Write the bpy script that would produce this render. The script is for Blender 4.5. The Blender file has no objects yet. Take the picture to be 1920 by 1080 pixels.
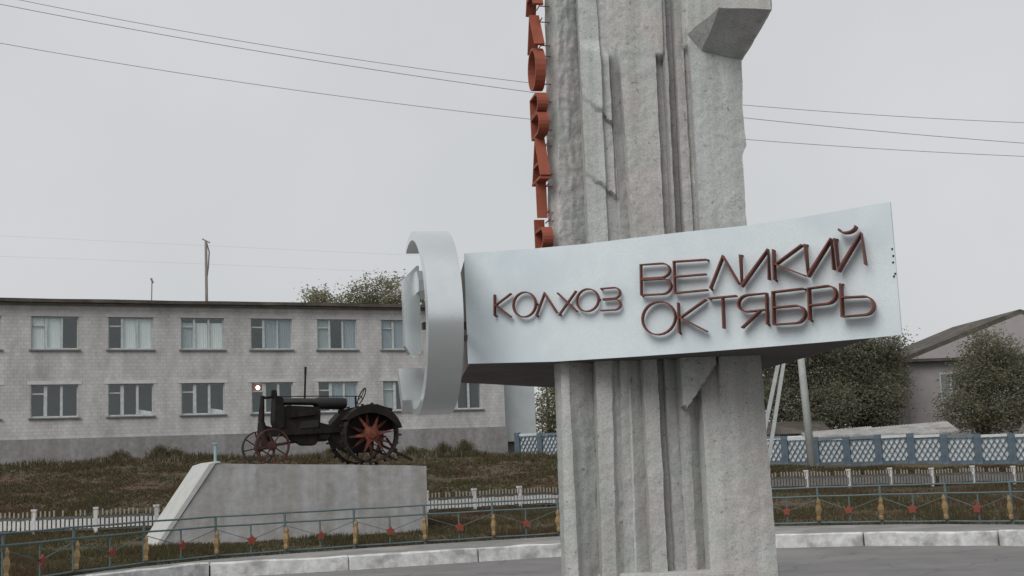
import bpy, bmesh, math, random
from mathutils import Vector, Matrix, noise
from mathutils.bvhtree import BVHTree

# ------------------------------------------------------------------ camera, sky, sun, exposure
SC = bpy.context.scene
COL = SC.collection
FPX, PITCH, ROLL, EYE = 2400.0, math.radians(8.2), math.radians(2.5), 1.55
FWD = Vector((0, math.cos(PITCH), math.sin(PITCH)))
_r0 = Vector((1, 0, 0)); _u0 = Vector((0, -math.sin(PITCH), math.cos(PITCH)))
RGT = math.cos(ROLL) * _r0 - math.sin(ROLL) * _u0
UPV = math.sin(ROLL) * _r0 + math.cos(ROLL) * _u0
cd = bpy.data.cameras.new('camera'); cam = bpy.data.objects.new('camera', cd); COL.objects.link(cam)
cd.sensor_width = 36; cd.lens = 36 * FPX / 1920; cd.clip_end = 3000
mw = Matrix.Identity(4)
for i in range(3):
    mw[i][0] = RGT[i]; mw[i][1] = UPV[i]; mw[i][2] = -FWD[i]
mw[2][3] = EYE
cam.matrix_world = mw
SC.camera = cam

SUN_EL, SUN_AZ = math.radians(44), math.radians(-149)   # azimuth from +Y towards +X
W = bpy.data.worlds.new('World'); SC.world = W; W.use_nodes = True
nt = W.node_tree; nt.nodes.clear()
sky = nt.nodes.new('ShaderNodeTexSky'); sky.sky_type = 'NISHITA'; sky.sun_disc = False
sky.sun_elevation = SUN_EL; sky.sun_rotation = SUN_AZ; sky.air_density = 1.0; sky.dust_density = 3.0
hs = nt.nodes.new('ShaderNodeHueSaturation'); hs.inputs['Saturation'].default_value = 0.25
mxw = nt.nodes.new('ShaderNodeMix'); mxw.data_type = 'RGBA'
tcw = nt.nodes.new('ShaderNodeTexCoord'); nzw = nt.nodes.new('ShaderNodeTexNoise')
nzw.inputs['Scale'].default_value = 2.2; nzw.inputs['Detail'].default_value = 5
crw = nt.nodes.new('ShaderNodeValToRGB')
crw.color_ramp.elements[0].position = 0.3; crw.color_ramp.elements[0].color = (4.38, 4.52, 4.62, 1)
crw.color_ramp.elements[1].position = 0.72; crw.color_ramp.elements[1].color = (5.15, 5.2, 5.32, 1)
bg = nt.nodes.new('ShaderNodeBackground'); bg.inputs['Strength'].default_value = 0.1
wo = nt.nodes.new('ShaderNodeOutputWorld')
L = nt.links.new
L(tcw.outputs['Generated'], nzw.inputs['Vector']); L(nzw.outputs['Fac'], crw.inputs['Fac'])
L(sky.outputs['Color'], hs.inputs['Color'])
mxw.inputs['Factor'].default_value = 0.88
L(hs.outputs['Color'], mxw.inputs[6]); L(crw.outputs['Color'], mxw.inputs[7])
L(mxw.outputs[2], bg.inputs['Color']); L(bg.outputs[0], wo.inputs['Surface'])
sd = bpy.data.lights.new('sun', 'SUN'); so = bpy.data.objects.new('sun', sd); COL.objects.link(so)
sd.energy = 1.5; sd.angle = math.radians(38); sd.color = (1.0, 0.965, 0.92)
sv = Vector((math.sin(SUN_AZ) * math.cos(SUN_EL), math.cos(SUN_AZ) * math.cos(SUN_EL), math.sin(SUN_EL)))
so.rotation_euler = sv.to_track_quat('Z', 'Y').to_euler()
SC.view_settings.view_transform = 'Standard'; SC.view_settings.look = 'None'
SC.view_settings.exposure = 0.42; SC.view_settings.gamma = 1.0; SC.view_settings.use_curve_mapping = False

# ------------------------------------------------------------------ measuring helpers
def ray(u, v): return FWD + (u - 960) / FPX * RGT - (v - 540) / FPX * UPV
def P(u, v, Y):
    d = ray(u, v); k = Y / d.y
    return Vector((d.x * k, Y, EYE + d.z * k))
def G(u, v, z):
    d = ray(u, v); k = (z - EYE) / d.z
    return Vector((d.x * k, d.y * k, z))
def PIX(p):
    q = Vector(p) - Vector((0, 0, EYE)); k = q.dot(FWD)
    return 960 + FPX * q.dot(RGT) / k, 540 - FPX * q.dot(UPV) / k
def lerp_list(pts, x):
    if x <= pts[0][0]: a, b = pts[0], pts[1]
    elif x >= pts[-1][0]: a, b = pts[-2], pts[-1]
    else:
        for a, b in zip(pts, pts[1:]):
            if a[0] <= x <= b[0]: break
    t = (x - a[0]) / (b[0] - a[0])
    return a[1] + (b[1] - a[1]) * t
def sstep(a, b, x):
    t = min(1, max(0, (x - a) / (b - a))); return t * t * (3 - 2 * t)

# ------------------------------------------------------------------ materials
def nodemat(name):
    m = bpy.data.materials.new(name); m.use_nodes = True
    n = m.node_tree; b = n.nodes['Principled BSDF']
    return m, n, b
def mat(name, c1, c2=None, scale=3.0, rough=0.85, bump=0.0, bscale=60.0, metal=0.0, detail=6, c3=None, s3=0.6, stretch=(1, 1, 1), spec=0.3, lo=0.35, hi=0.65, bdist=0.02):
    m, n, b = nodemat(name)
    b.inputs['Roughness'].default_value = rough; b.inputs['Metallic'].default_value = metal
    b.inputs['Specular IOR Level'].default_value = spec
    if c2 is None: c2 = tuple(c * 0.86 for c in c1)
    tc = n.nodes.new('ShaderNodeTexCoord'); mp = n.nodes.new('ShaderNodeMapping'); mp.inputs['Scale'].default_value = stretch
    n.links.new(tc.outputs['Object'], mp.inputs['Vector'])
    def nz(s, d=detail):
        t = n.nodes.new('ShaderNodeTexNoise'); t.inputs['Scale'].default_value = s; t.inputs['Detail'].default_value = d
        t.inputs['Roughness'].default_value = 0.62
        n.links.new(mp.outputs['Vector'], t.inputs['Vector']); return t
    t1 = nz(scale); r = n.nodes.new('ShaderNodeValToRGB')
    r.color_ramp.elements[0].position = lo; r.color_ramp.elements[0].color = (*c1, 1)
    r.color_ramp.elements[1].position = hi; r.color_ramp.elements[1].color = (*c2, 1)
    n.links.new(t1.outputs['Fac'], r.inputs['Fac']); out = r.outputs['Color']
    if c3 is not None:
        t2 = nz(s3, 4); r2 = n.nodes.new('ShaderNodeValToRGB')
        r2.color_ramp.elements[0].position = 0.48; r2.color_ramp.elements[1].position = 0.64
        mx = n.nodes.new('ShaderNodeMix'); mx.data_type = 'RGBA'
        n.links.new(t2.outputs['Fac'], r2.inputs['Fac']); n.links.new(r2.outputs['Color'], mx.inputs['Factor'])
        n.links.new(out, mx.inputs[6]); mx.inputs[7].default_value = (*c3, 1); out = mx.outputs[2]
    n.links.new(out, b.inputs['Base Color'])
    if bump:
        t3 = nz(bscale, 8); bp = n.nodes.new('ShaderNodeBump'); bp.inputs['Strength'].default_value = bump; bp.inputs['Distance'].default_value = bdist
        n.links.new(t3.outputs['Fac'], bp.inputs['Height']); n.links.new(bp.outputs['Normal'], b.inputs['Normal'])
    return m
def concrete_mat(name='rough_cement_render', ca=(0.45, 0.438, 0.432), cb=(0.415, 0.438, 0.422)):
    # pinkish grey render, bluish lime-wash blotches, pits and grain
    m, n, b = nodemat(name); b.inputs['Roughness'].default_value = 0.95; b.inputs['Specular IOR Level'].default_value = 0.15
    tc = n.nodes.new('ShaderNodeTexCoord')
    def nz(s, d=6, ro=0.6, st=None):
        t = n.nodes.new('ShaderNodeTexNoise'); t.inputs['Scale'].default_value = s; t.inputs['Detail'].default_value = d; t.inputs['Roughness'].default_value = ro
        if st:
            mp = n.nodes.new('ShaderNodeMapping'); mp.inputs['Scale'].default_value = st
            n.links.new(tc.outputs['Object'], mp.inputs['Vector']); n.links.new(mp.outputs['Vector'], t.inputs['Vector'])
        else: n.links.new(tc.outputs['Object'], t.inputs['Vector'])
        return t.outputs['Fac']
    def ramp(src, p0, c0, p1, c1):
        r = n.nodes.new('ShaderNodeValToRGB')
        r.color_ramp.elements[0].position = p0; r.color_ramp.elements[0].color = (*c0, 1)
        r.color_ramp.elements[1].position = p1; r.color_ramp.elements[1].color = (*c1, 1)
        n.links.new(src, r.inputs['Fac']); return r.outputs['Color']
    def mix(a, bb, fac=None, mode='MIX', f=0.5):
        mx = n.nodes.new('ShaderNodeMix'); mx.data_type = 'RGBA'; mx.blend_type = mode
        if fac is not None: n.links.new(fac, mx.inputs['Factor'])
        else: mx.inputs['Factor'].default_value = f
        n.links.new(a, mx.inputs[6]); n.links.new(bb, mx.inputs[7]); return mx.outputs[2]
    base = ramp(nz(2.2), 0.4, ca, 0.62, cb)
    streak = ramp(nz(5, 6, 0.6, (1.6, 1.6, 0.12)), 0.38, (0.80, 0.79, 0.76), 0.6, (1.04, 1.04, 1.04))
    grain = ramp(nz(75, 3, 0.7), 0.32, (0.74, 0.74, 0.74), 0.62, (1.1, 1.1, 1.1))
    pits = ramp(nz(28, 2), 0.27, (0.45, 0.45, 0.44), 0.36, (1, 1, 1))
    c = mix(base, streak, None, 'MULTIPLY', 0.75); c = mix(c, grain, None, 'MULTIPLY', 0.85); c = mix(c, pits, None, 'MULTIPLY', 0.7)
    n.links.new(c, b.inputs['Base Color'])
    bp = n.nodes.new('ShaderNodeBump'); bp.inputs['Strength'].default_value = 0.6; bp.inputs['Distance'].default_value = 0.010
    n.links.new(nz(60, 6, 0.7), bp.inputs['Height']); n.links.new(bp.outputs['Normal'], b.inputs['Normal'])
    return m
M = {}
M['cement'] = concrete_mat()
M['skycement'] = concrete_mat('bluish_skylit_render', (0.435, 0.465, 0.457), (0.425, 0.44, 0.434))  # same render with bluish sky light put into its colour
M['signwhite'] = mat('chalky_pale_blue_paint', (0.555, 0.625, 0.66), (0.63, 0.69, 0.715), 70, 0.8, 0.3, 130, c3=(0.53, 0.60, 0.64), s3=1.3, bdist=0.004)
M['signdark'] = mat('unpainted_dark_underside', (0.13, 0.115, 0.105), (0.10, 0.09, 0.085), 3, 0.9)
M['silver'] = mat('silver_painted_sheet', (0.76, 0.80, 0.805), (0.80, 0.83, 0.835), 5, 0.24, 0.05, 40, metal=0.85, spec=0.5, c3=(0.70, 0.745, 0.755), s3=1.0)
M['redletter'] = mat('rusty_red_letter_paint', (0.12, 0.040, 0.030), (0.165, 0.054, 0.039), 12, 0.6)
M['orangeletter'] = mat('orange_red_letter_paint', (0.27, 0.073, 0.040), (0.21, 0.056, 0.033), 9, 0.6)
M['iron'] = mat('dark_iron', (0.022, 0.021, 0.021), (0.035, 0.03, 0.028), 8, 0.6)
M['black'] = mat('blackened_tractor_paint', (0.006, 0.0055, 0.0055), (0.014, 0.011, 0.010), 4, 0.65, 0.15, 30, c3=(0.020, 0.013, 0.010), s3=3.5, spec=0.2)
M['hood'] = mat('dark_grey_tank_paint', (0.014, 0.0145, 0.0145), (0.024, 0.022, 0.021), 5, 0.5, 0.1, 30)
M['rust'] = mat('rust_red_spoke_paint', (0.21, 0.058, 0.034), (0.055, 0.020, 0.015), 6, 0.75)
M['rustdark'] = mat('brown_rusty_iron', (0.062, 0.020, 0.015), (0.022, 0.013, 0.011), 7, 0.8)
def streaked(name, c1, c2, sc=2.0):
    m, n, b = nodemat(name); b.inputs['Roughness'].default_value = 0.9; b.inputs['Specular IOR Level'].default_value = 0.2
    tc = n.nodes.new('ShaderNodeTexCoord')
    def nz(s, st, d=6):
        mp = n.nodes.new('ShaderNodeMapping'); mp.inputs['Scale'].default_value = st
        t = n.nodes.new('ShaderNodeTexNoise'); t.inputs['Scale'].default_value = s; t.inputs['Detail'].default_value = d
        n.links.new(tc.outputs['Object'], mp.inputs['Vector']); n.links.new(mp.outputs['Vector'], t.inputs['Vector']); return t.outputs['Fac']
    r = n.nodes.new('ShaderNodeValToRGB'); r.color_ramp.elements[0].position = 0.34; r.color_ramp.elements[1].position = 0.66
    r.color_ramp.elements[0].color = (*c1, 1); r.color_ramp.elements[1].color = (*c2, 1)
    n.links.new(nz(sc, (2.2, 2.2, 0.16)), r.inputs['Fac'])
    g = n.nodes.new('ShaderNodeValToRGB'); g.color_ramp.elements[0].position = 0.3; g.color_ramp.elements[1].position = 0.65
    g.color_ramp.elements[0].color = (0.8, 0.79, 0.78, 1); g.color_ramp.elements[1].color = (1.06, 1.06, 1.07, 1)
    n.links.new(nz(5, (1, 1, 1), 8), g.inputs['Fac'])
    mx = n.nodes.new('ShaderNodeMix'); mx.data_type = 'RGBA'; mx.blend_type = 'MULTIPLY'; mx.inputs['Factor'].default_value = 0.9
    n.links.new(r.outputs['Color'], mx.inputs[6]); n.links.new(g.outputs['Color'], mx.inputs[7])
    n.links.new(mx.outputs[2], b.inputs['Base Color'])
    bp = n.nodes.new('ShaderNodeBump'); bp.inputs['Strength'].default_value = 0.3; bp.inputs['Distance'].default_value = 0.02
    n.links.new(nz(18, (1, 1, 1), 8), bp.inputs['Height']); n.links.new(bp.outputs['Normal'], b.inputs['Normal'])
    return m
M['pedestal'] = streaked('streaky_grey_cement_wall', (0.30, 0.295, 0.28), (0.37, 0.375, 0.385))
M['whitewash'] = mat('worn_whitewash', (0.62, 0.63, 0.625), (0.44, 0.44, 0.435), 7, 0.9, 0.4, 25, c3=(0.30, 0.30, 0.29), s3=2.6)
M['rampwhite'] = mat('pale_ramp_coping', (0.47, 0.48, 0.46), (0.40, 0.41, 0.40), 4, 0.9, 0.2, 20)
M['asphalt'] = mat('dusty_grey_asphalt', (0.185, 0.18, 0.178), (0.15, 0.147, 0.148), 1.2, 0.92, 0.5, 60, c3=(0.215, 0.21, 0.205), s3=0.25)
def crack(m):
    n = m.node_tree; b = n.nodes['Principled BSDF']; src = b.inputs['Base Color'].links[0].from_socket
    tc = n.nodes.new('ShaderNodeTexCoord'); nz = n.nodes.new('ShaderNodeTexNoise'); nz.inputs['Scale'].default_value = 1.3; nz.inputs['Detail'].default_value = 6
    va = n.nodes.new('ShaderNodeVectorMath'); va.operation = 'MULTIPLY_ADD'; va.inputs[1].default_value = (0.9, 0.9, 0.9)
    n.links.new(tc.outputs['Object'], nz.inputs['Vector']); n.links.new(nz.outputs['Color'], va.inputs[0]); n.links.new(tc.outputs['Object'], va.inputs[2])
    vo = n.nodes.new('ShaderNodeTexVoronoi'); vo.feature = 'DISTANCE_TO_EDGE'; vo.inputs['Scale'].default_value = 0.42; n.links.new(va.outputs[0], vo.inputs['Vector'])
    r = n.nodes.new('ShaderNodeValToRGB'); r.color_ramp.elements[0].position = 0.004; r.color_ramp.elements[0].color = (0.45, 0.45, 0.45, 1); r.color_ramp.elements[1].position = 0.016; r.color_ramp.elements[1].color = (1, 1, 1, 1)
    n.links.new(vo.outputs['Distance'], r.inputs['Fac'])
    mx = n.nodes.new('ShaderNodeMix'); mx.data_type = 'RGBA'; mx.blend_type = 'MULTIPLY'; mx.inputs['Factor'].default_value = 0.4
    n.links.new(src, mx.inputs[6]); n.links.new(r.outputs['Color'], mx.inputs[7]); n.links.new(mx.outputs[2], b.inputs['Base Color'])
crack(M['asphalt'])
M['pave'] = mat('old_cement_strip', (0.225, 0.22, 0.215), (0.165, 0.165, 0.163), 2.5, 0.92, 0.4, 25, c3=(0.27, 0.265, 0.255), s3=0.7)
M['teal'] = mat('grey_teal_pipe_paint', (0.075, 0.115, 0.125), (0.105, 0.14, 0.145), 6, 0.6)
M['paleteal'] = mat('pale_teal_post_paint', (0.28, 0.40, 0.40), (0.22, 0.33, 0.33), 6, 0.7)
M['yellow'] = mat('ochre_yellow_ornament_paint', (0.27, 0.185, 0.085), (0.20, 0.14, 0.07), 10, 0.7)
M['starred'] = mat('red_ornament_paint', (0.22, 0.056, 0.034), (0.16, 0.046, 0.032), 10, 0.65)
M['picket'] = mat('dull_white_picket_paint', (0.60, 0.61, 0.61), (0.48, 0.49, 0.49), 8, 0.8)
M['pickettan'] = mat('bare_picket_tips', (0.32, 0.29, 0.24), (0.24, 0.22, 0.19), 8, 0.9)
M['raildark'] = mat('dark_fence_rail', (0.09, 0.095, 0.095), (0.13, 0.13, 0.125), 5, 0.8)
M['raildark2'] = mat('weathered_grey_pickets', (0.20, 0.20, 0.195), (0.15, 0.15, 0.15), 6, 0.9)
M['lintel'] = mat('pale_lintel_course', (0.53, 0.53, 0.525), (0.45, 0.45, 0.445), 3, 0.9)
M['lintelgrey'] = mat('grey_lintel_course', (0.45, 0.44, 0.44), (0.38, 0.375, 0.37), 3, 0.9)
M['rustwheel'] = mat('dull_red_front_wheel_paint', (0.085, 0.028, 0.02), (0.025, 0.014, 0.012), 6, 0.75)
M['rustrim'] = mat('dark_brown_wheel_rim', (0.030, 0.018, 0.014), (0.014, 0.010, 0.009), 6, 0.75)
M['blue'] = mat('blue_fence_paint', (0.065, 0.095, 0.125), (0.095, 0.13, 0.16), 4, 0.8, c3=(0.13, 0.165, 0.19), s3=1.5)
M['bluelight'] = mat('worn_pale_blue_lattice_paint', (0.11, 0.155, 0.19), (0.16, 0.205, 0.24), 6, 0.8)
M['boardwhite'] = mat('white_backing_sheet', (0.58, 0.61, 0.625), (0.44, 0.475, 0.495), 2, 0.85)
M['wood'] = mat('weathered_grey_wood', (0.14, 0.125, 0.11), (0.20, 0.185, 0.17), 5, 0.9, stretch=(4, 4, 0.4))
M['polepale'] = mat('pale_concrete_pole', (0.42, 0.44, 0.44), (0.34, 0.36, 0.36), 4, 0.85)
M['slate'] = mat('pale_weathered_slate_roof', (0.34, 0.335, 0.325), (0.26, 0.255, 0.245), 3, 0.9, c3=(0.18, 0.175, 0.165), s3=1.0)
M['tarroof'] = mat('dark_tarred_eave', (0.055, 0.048, 0.042), (0.085, 0.075, 0.066), 2, 0.9, c3=(0.12, 0.105, 0.09), s3=0.9)
M['soffit'] = mat('stained_cornice', (0.16, 0.15, 0.135), (0.24, 0.225, 0.21), 1.5, 0.9)
M['plinth'] = streaked('grey_rendered_plinth', (0.215, 0.21, 0.205), (0.285, 0.28, 0.285), 0.8)
M['annex'] = mat('bluish_whitewashed_wall', (0.47, 0.51, 0.52), (0.42, 0.455, 0.465), 1.5, 0.9, 0.2, 15)
M['housewall'] = mat('pinkish_grey_wall', (0.34, 0.315, 0.315), (0.29, 0.275, 0.275), 1.2, 0.9, 0.2, 10)
M['frame'] = mat('old_white_window_paint', (0.50, 0.53, 0.52), (0.36, 0.40, 0.40), 6, 0.7)
M['framegrey'] = mat('grey_window_paint', (0.22, 0.25, 0.26), (0.18, 0.21, 0.22), 6, 0.7)
M['sill'] = mat('grey_metal_sill', (0.15, 0.155, 0.155), (0.20, 0.20, 0.20), 6, 0.7)
M['curtain'] = mat('white_curtain', (0.78, 0.80, 0.79), (0.70, 0.73, 0.72), 3, 0.9, stretch=(6, 6, 0.3))
M['curtainblue'] = mat('pale_blue_curtain', (0.36, 0.41, 0.45), (0.25, 0.29, 0.33), 4, 0.9, stretch=(8, 8, 0.3))
M['curtaingrey'] = mat('grey_net_curtain', (0.42, 0.46, 0.46), (0.34, 0.38, 0.38), 4, 0.9, stretch=(8, 8, 0.3))
M['room'] = mat('dim_room_wall', (0.22, 0.235, 0.235), (0.17, 0.185, 0.19), 0.6, 0.95)
M['tan'] = mat('tan_step', (0.30, 0.26, 0.19), (0.25, 0.22, 0.17), 3, 0.9)
M['wire'] = mat('grey_power_wire', (0.33, 0.33, 0.34), (0.28, 0.28, 0.29), 3, 0.7)
M['bark'] = mat('grey_bark', (0.09, 0.075, 0.06), (0.14, 0.12, 0.10), 6, 0.95, 0.4, 20)
M['lampbox'] = mat('red_brown_lamp_board', (0.11, 0.022, 0.012), (0.085, 0.018, 0.011), 5, 0.7)
def wallbrick():
    m, n, b = nodemat('pale_silicate_brick'); b.inputs['Roughness'].default_value = 0.95; b.inputs['Specular IOR Level'].default_value = 0.15
    tc = n.nodes.new('ShaderNodeTexCoord'); sp = n.nodes.new('ShaderNodeSeparateXYZ'); cb = n.nodes.new('ShaderNodeCombineXYZ')
    n.links.new(tc.outputs['Object'], sp.inputs[0]); n.links.new(sp.outputs['X'], cb.inputs['X']); n.links.new(sp.outputs['Z'], cb.inputs['Y'])
    bt = n.nodes.new('ShaderNodeTexBrick'); bt.inputs['Scale'].default_value = 1.0
    bt.inputs['Brick Width'].default_value = 0.27; bt.inputs['Row Height'].default_value = 0.165; bt.inputs['Mortar Size'].default_value = 0.016
    bt.inputs['Mortar Smooth'].default_value = 0.3; bt.inputs['Bias'].default_value = 0.0
    bt.inputs['Color1'].default_value = (0.515, 0.512, 0.505, 1); bt.inputs['Color2'].default_value = (0.455, 0.45, 0.448, 1); bt.inputs['Mortar'].default_value = (0.41, 0.407, 0.403, 1)
    n.links.new(cb.outputs[0], bt.inputs['Vector'])
    mp = n.nodes.new('ShaderNodeMapping'); mp.inputs['Scale'].default_value = (1, 1, 0.35)
    nz = n.nodes.new('ShaderNodeTexNoise'); nz.inputs['Scale'].default_value = 1.1; nz.inputs['Detail'].default_value = 8; nz.inputs['Roughness'].default_value = 0.7
    n.links.new(tc.outputs['Object'], mp.inputs['Vector']); n.links.new(mp.outputs['Vector'], nz.inputs['Vector'])
    r = n.nodes.new('ShaderNodeValToRGB'); r.color_ramp.elements[0].position = 0.33; r.color_ramp.elements[1].position = 0.62
    r.color_ramp.elements[0].color = (0.62, 0.62, 0.61, 1); r.color_ramp.elements[1].color = (1.05, 1.05, 1.05, 1)
    n.links.new(nz.outputs['Fac'], r.inputs['Fac'])
    mx = n.nodes.new('ShaderNodeMix'); mx.data_type = 'RGBA'; mx.blend_type = 'MULTIPLY'; mx.inputs['Factor'].default_value = 0.85
    n.links.new(bt.outputs['Color'], mx.inputs[6]); n.links.new(r.outputs['Color'], mx.inputs[7]); n.links.new(mx.outputs[2], b.inputs['Base Color'])
    bp = n.nodes.new('ShaderNodeBump'); bp.inputs['Strength'].default_value = 0.2; bp.inputs['Distance'].default_value = 0.015; bp.invert = True
    n.links.new(bt.outputs['Fac'], bp.inputs['Height']); n.links.new(bp.outputs['Normal'], b.inputs['Normal'])
    return m
M['brick'] = wallbrick()
def glassmat():
    m = bpy.data.materials.new('window_glass'); m.use_nodes = True; n = m.node_tree; n.nodes.clear()
    o = n.nodes.new('ShaderNodeOutputMaterial'); t = n.nodes.new('ShaderNodeBsdfTransparent'); g = n.nodes.new('ShaderNodeBsdfGlossy')
    t.inputs['Color'].default_value = (0.93, 0.95, 0.95, 1); g.inputs['Roughness'].default_value = 0.04; g.inputs['Color'].default_value = (0.8, 0.85, 0.86, 1)
    mx = n.nodes.new('ShaderNodeMixShader'); mx.inputs[0].default_value = 0.075
    n.links.new(t.outputs[0], mx.inputs[1]); n.links.new(g.outputs[0], mx.inputs[2]); n.links.new(mx.outputs[0], o.inputs[0])
    return m
M['glass'] = glassmat()
def emit(name, c, s):
    m, n, b = nodemat(name); b.inputs['Base Color'].default_value = (*c, 1); b.inputs['Emission Color'].default_value = (*c, 1); b.inputs['Emission Strength'].default_value = s
    return m
M['bulb'] = emit('glowing_bulb', (1.0, 0.74, 0.50), 9)
def leafmat(name, c, c2):
    m, n, b = nodemat(name); b.inputs['Roughness'].default_value = 0.8; b.inputs['Specular IOR Level'].default_value = 0.15
    g = n.nodes.new('ShaderNodeNewGeometry'); mx = n.nodes.new('ShaderNodeMix'); mx.data_type = 'RGBA'
    n.links.new(g.outputs['Random Per Island'], mx.inputs['Factor']); mx.inputs[6].default_value = (*c, 1); mx.inputs[7].default_value = (*c2, 1)
    n.links.new(mx.outputs[2], b.inputs['Base Color'])
    tr = n.nodes.new('ShaderNodeBsdfTranslucent'); ms = n.nodes.new('ShaderNodeMixShader'); ms.inputs[0].default_value = 0.5
    n.links.new(mx.outputs[2], tr.inputs['Color']); n.links.new(b.outputs[0], ms.inputs[1]); n.links.new(tr.outputs[0], ms.inputs[2])
    n.links.new(ms.outputs[0], n.nodes['Material Output'].inputs['Surface']); return m
M['leafa'] = leafmat('olive_leaves', (0.155, 0.155, 0.10), (0.205, 0.198, 0.13))
M['leafb'] = leafmat('yellowing_leaves', (0.25, 0.245, 0.155), (0.31, 0.295, 0.195))
M['leafc'] = leafmat('dark_leaves', (0.145, 0.15, 0.11), (0.19, 0.19, 0.142))
M['leafd'] = leafmat('grey_green_leaves', (0.20, 0.20, 0.15), (0.25, 0.246, 0.185))
M['grassa'] = leafmat('dry_olive_grass', (0.085, 0.078, 0.042), (0.125, 0.110, 0.062))
M['grassb'] = leafmat('brown_dead_grass', (0.088, 0.064, 0.042), (0.13, 0.092, 0.060))
M['grassc'] = leafmat('dark_green_grass', (0.055, 0.058, 0.028), (0.085, 0.085, 0.040))
M['grassd'] = leafmat('reddish_dry_weeds', (0.098, 0.054, 0.034), (0.13, 0.072, 0.046))
M['soil'] = mat('weedy_soil', (0.085, 0.067, 0.040), (0.055, 0.052, 0.026), 1.6, 0.95, 0.6, 8, c3=(0.098, 0.058, 0.038), s3=0.35, detail=10, bdist=0.1)

# ------------------------------------------------------------------ building helpers
def link(name, me, parent=None, m=None, kind=None, label=None, cat=None, group=None):
    o = bpy.data.objects.new(name, me); COL.objects.link(o)
    if m is not None and me is not None:
        for x in (m if isinstance(m, (list, tuple)) else [m]): me.materials.append(M[x])
    if parent is not None: o.parent = parent
    if kind: o['kind'] = kind
    if label: o['label'] = label
    if cat: o['category'] = cat
    if group: o['group'] = group
    return o
def empty(name, loc=(0, 0, 0), rotz=0.0, label=None, cat=None, group=None):
    o = link(name, None, label=label, cat=cat, group=group); o.location = loc; o.rotation_euler = (0, 0, rotz); o.empty_display_size = 0.3
    return o
def fin(bm, name, smooth=False):
    bmesh.ops.recalc_face_normals(bm, faces=bm.faces)
    me = bpy.data.meshes.new(name); bm.to_mesh(me); bm.free()
    if smooth:
        for p in me.polygons: p.use_smooth = True
    return me
def box(bm, x0, x1, y0, y1, z0, z1, mtx=None):
    vs = [bm.verts.new((x, y, z)) for z in (z0, z1) for y in (y0, y1) for x in (x0, x1)]
    if mtx is not None:
        for v in vs: v.co = mtx @ v.co
    for f in ((0, 2, 3, 1), (4, 5, 7, 6), (0, 1, 5, 4), (2, 6, 7, 3), (0, 4, 6, 2), (1, 3, 7, 5)): bm.faces.new([vs[i] for i in f])
    return vs
def beam(bm, a, b, w, h=None, up=(0, 0, 1)):
    a, b = Vector(a), Vector(b); h = h or w; d = (b - a); l = d.length; d.normalize()
    s = d.cross(Vector(up))
    if s.length < 1e-4: s = d.cross(Vector((1, 0, 0)))
    s.normalize(); t = s.cross(d)
    vs = [bm.verts.new(p + s * i * w / 2 + t * j * h / 2) for p in (a, b) for i, j in ((-1, -1), (1, -1), (1, 1), (-1, 1))]
    for f in ((3, 2, 1, 0), (4, 5, 6, 7), (0, 1, 5, 4), (1, 2, 6, 5), (2, 3, 7, 6), (3, 0, 4, 7)): bm.faces.new([vs[i] for i in f])
def tube(bm, pts, r, n=8, closed=False, caps=True):
    pts = [Vector(p) for p in pts]; rs = r if isinstance(r, (list, tuple)) else [r] * len(pts)
    rings = []; N = len(pts); prev = None
    for i, p in enumerate(pts):
        if closed: d = pts[(i + 1) % N] - pts[i - 1]
        else: d = pts[min(i + 1, N - 1)] - pts[max(i - 1, 0)]
        d.normalize()
        if prev is None:
            s = d.cross(Vector((0, 0, 1)))
            if s.length < 0.05: s = d.cross(Vector((1, 0, 0)))
        else: s = prev - d * prev.dot(d)
        s.normalize(); prev = s; t = d.cross(s)
        rings.append([bm.verts.new(p + (s * math.cos(2 * math.pi * k / n) + t * math.sin(2 * math.pi * k / n)) * rs[i]) for k in range(n)])
    for i in range(N if closed else N - 1):
        a, b = rings[i], rings[(i + 1) % N]
        for k in range(n): bm.faces.new((a[k], a[(k + 1) % n], b[(k + 1) % n], b[k]))
    if caps and not closed:
        bm.faces.new(rings[0][::-1]); bm.faces.new(rings[-1])
def lathe(bm, prof, origin, axis, n=24):
    # prof: list of (distance along axis, radius)
    axis = Vector(axis).normalized(); s = axis.cross(Vector((0, 0, 1)))
    if s.length < 0.1: s = axis.cross(Vector((1, 0, 0)))
    s.normalize(); t = axis.cross(s); o = Vector(origin); rings = []
    for a, r in prof:
        rings.append([bm.verts.new(o + axis * a + (s * math.cos(2 * math.pi * k / n) + t * math.sin(2 * math.pi * k / n)) * r) for k in range(n)])
    for a, b in zip(rings, rings[1:]):
        for k in range(n): bm.faces.new((a[k], a[(k + 1) % n], b[(k + 1) % n], b[k]))
    bm.faces.new(rings[0][::-1]); bm.faces.new(rings[-1])
def prism(bm, poly, f0, f1):
    # poly of 2d points, f0/f1 map a 2d point to 3d on either side
    a = [bm.verts.new(f0(p)) for p in poly]; b = [bm.verts.new(f1(p)) for p in poly]; n = len(poly)
    bm.faces.new(a[::-1]); bm.faces.new(b)
    for i in range(n): bm.faces.new((a[i], a[(i + 1) % n], b[(i + 1) % n], b[i]))
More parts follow.
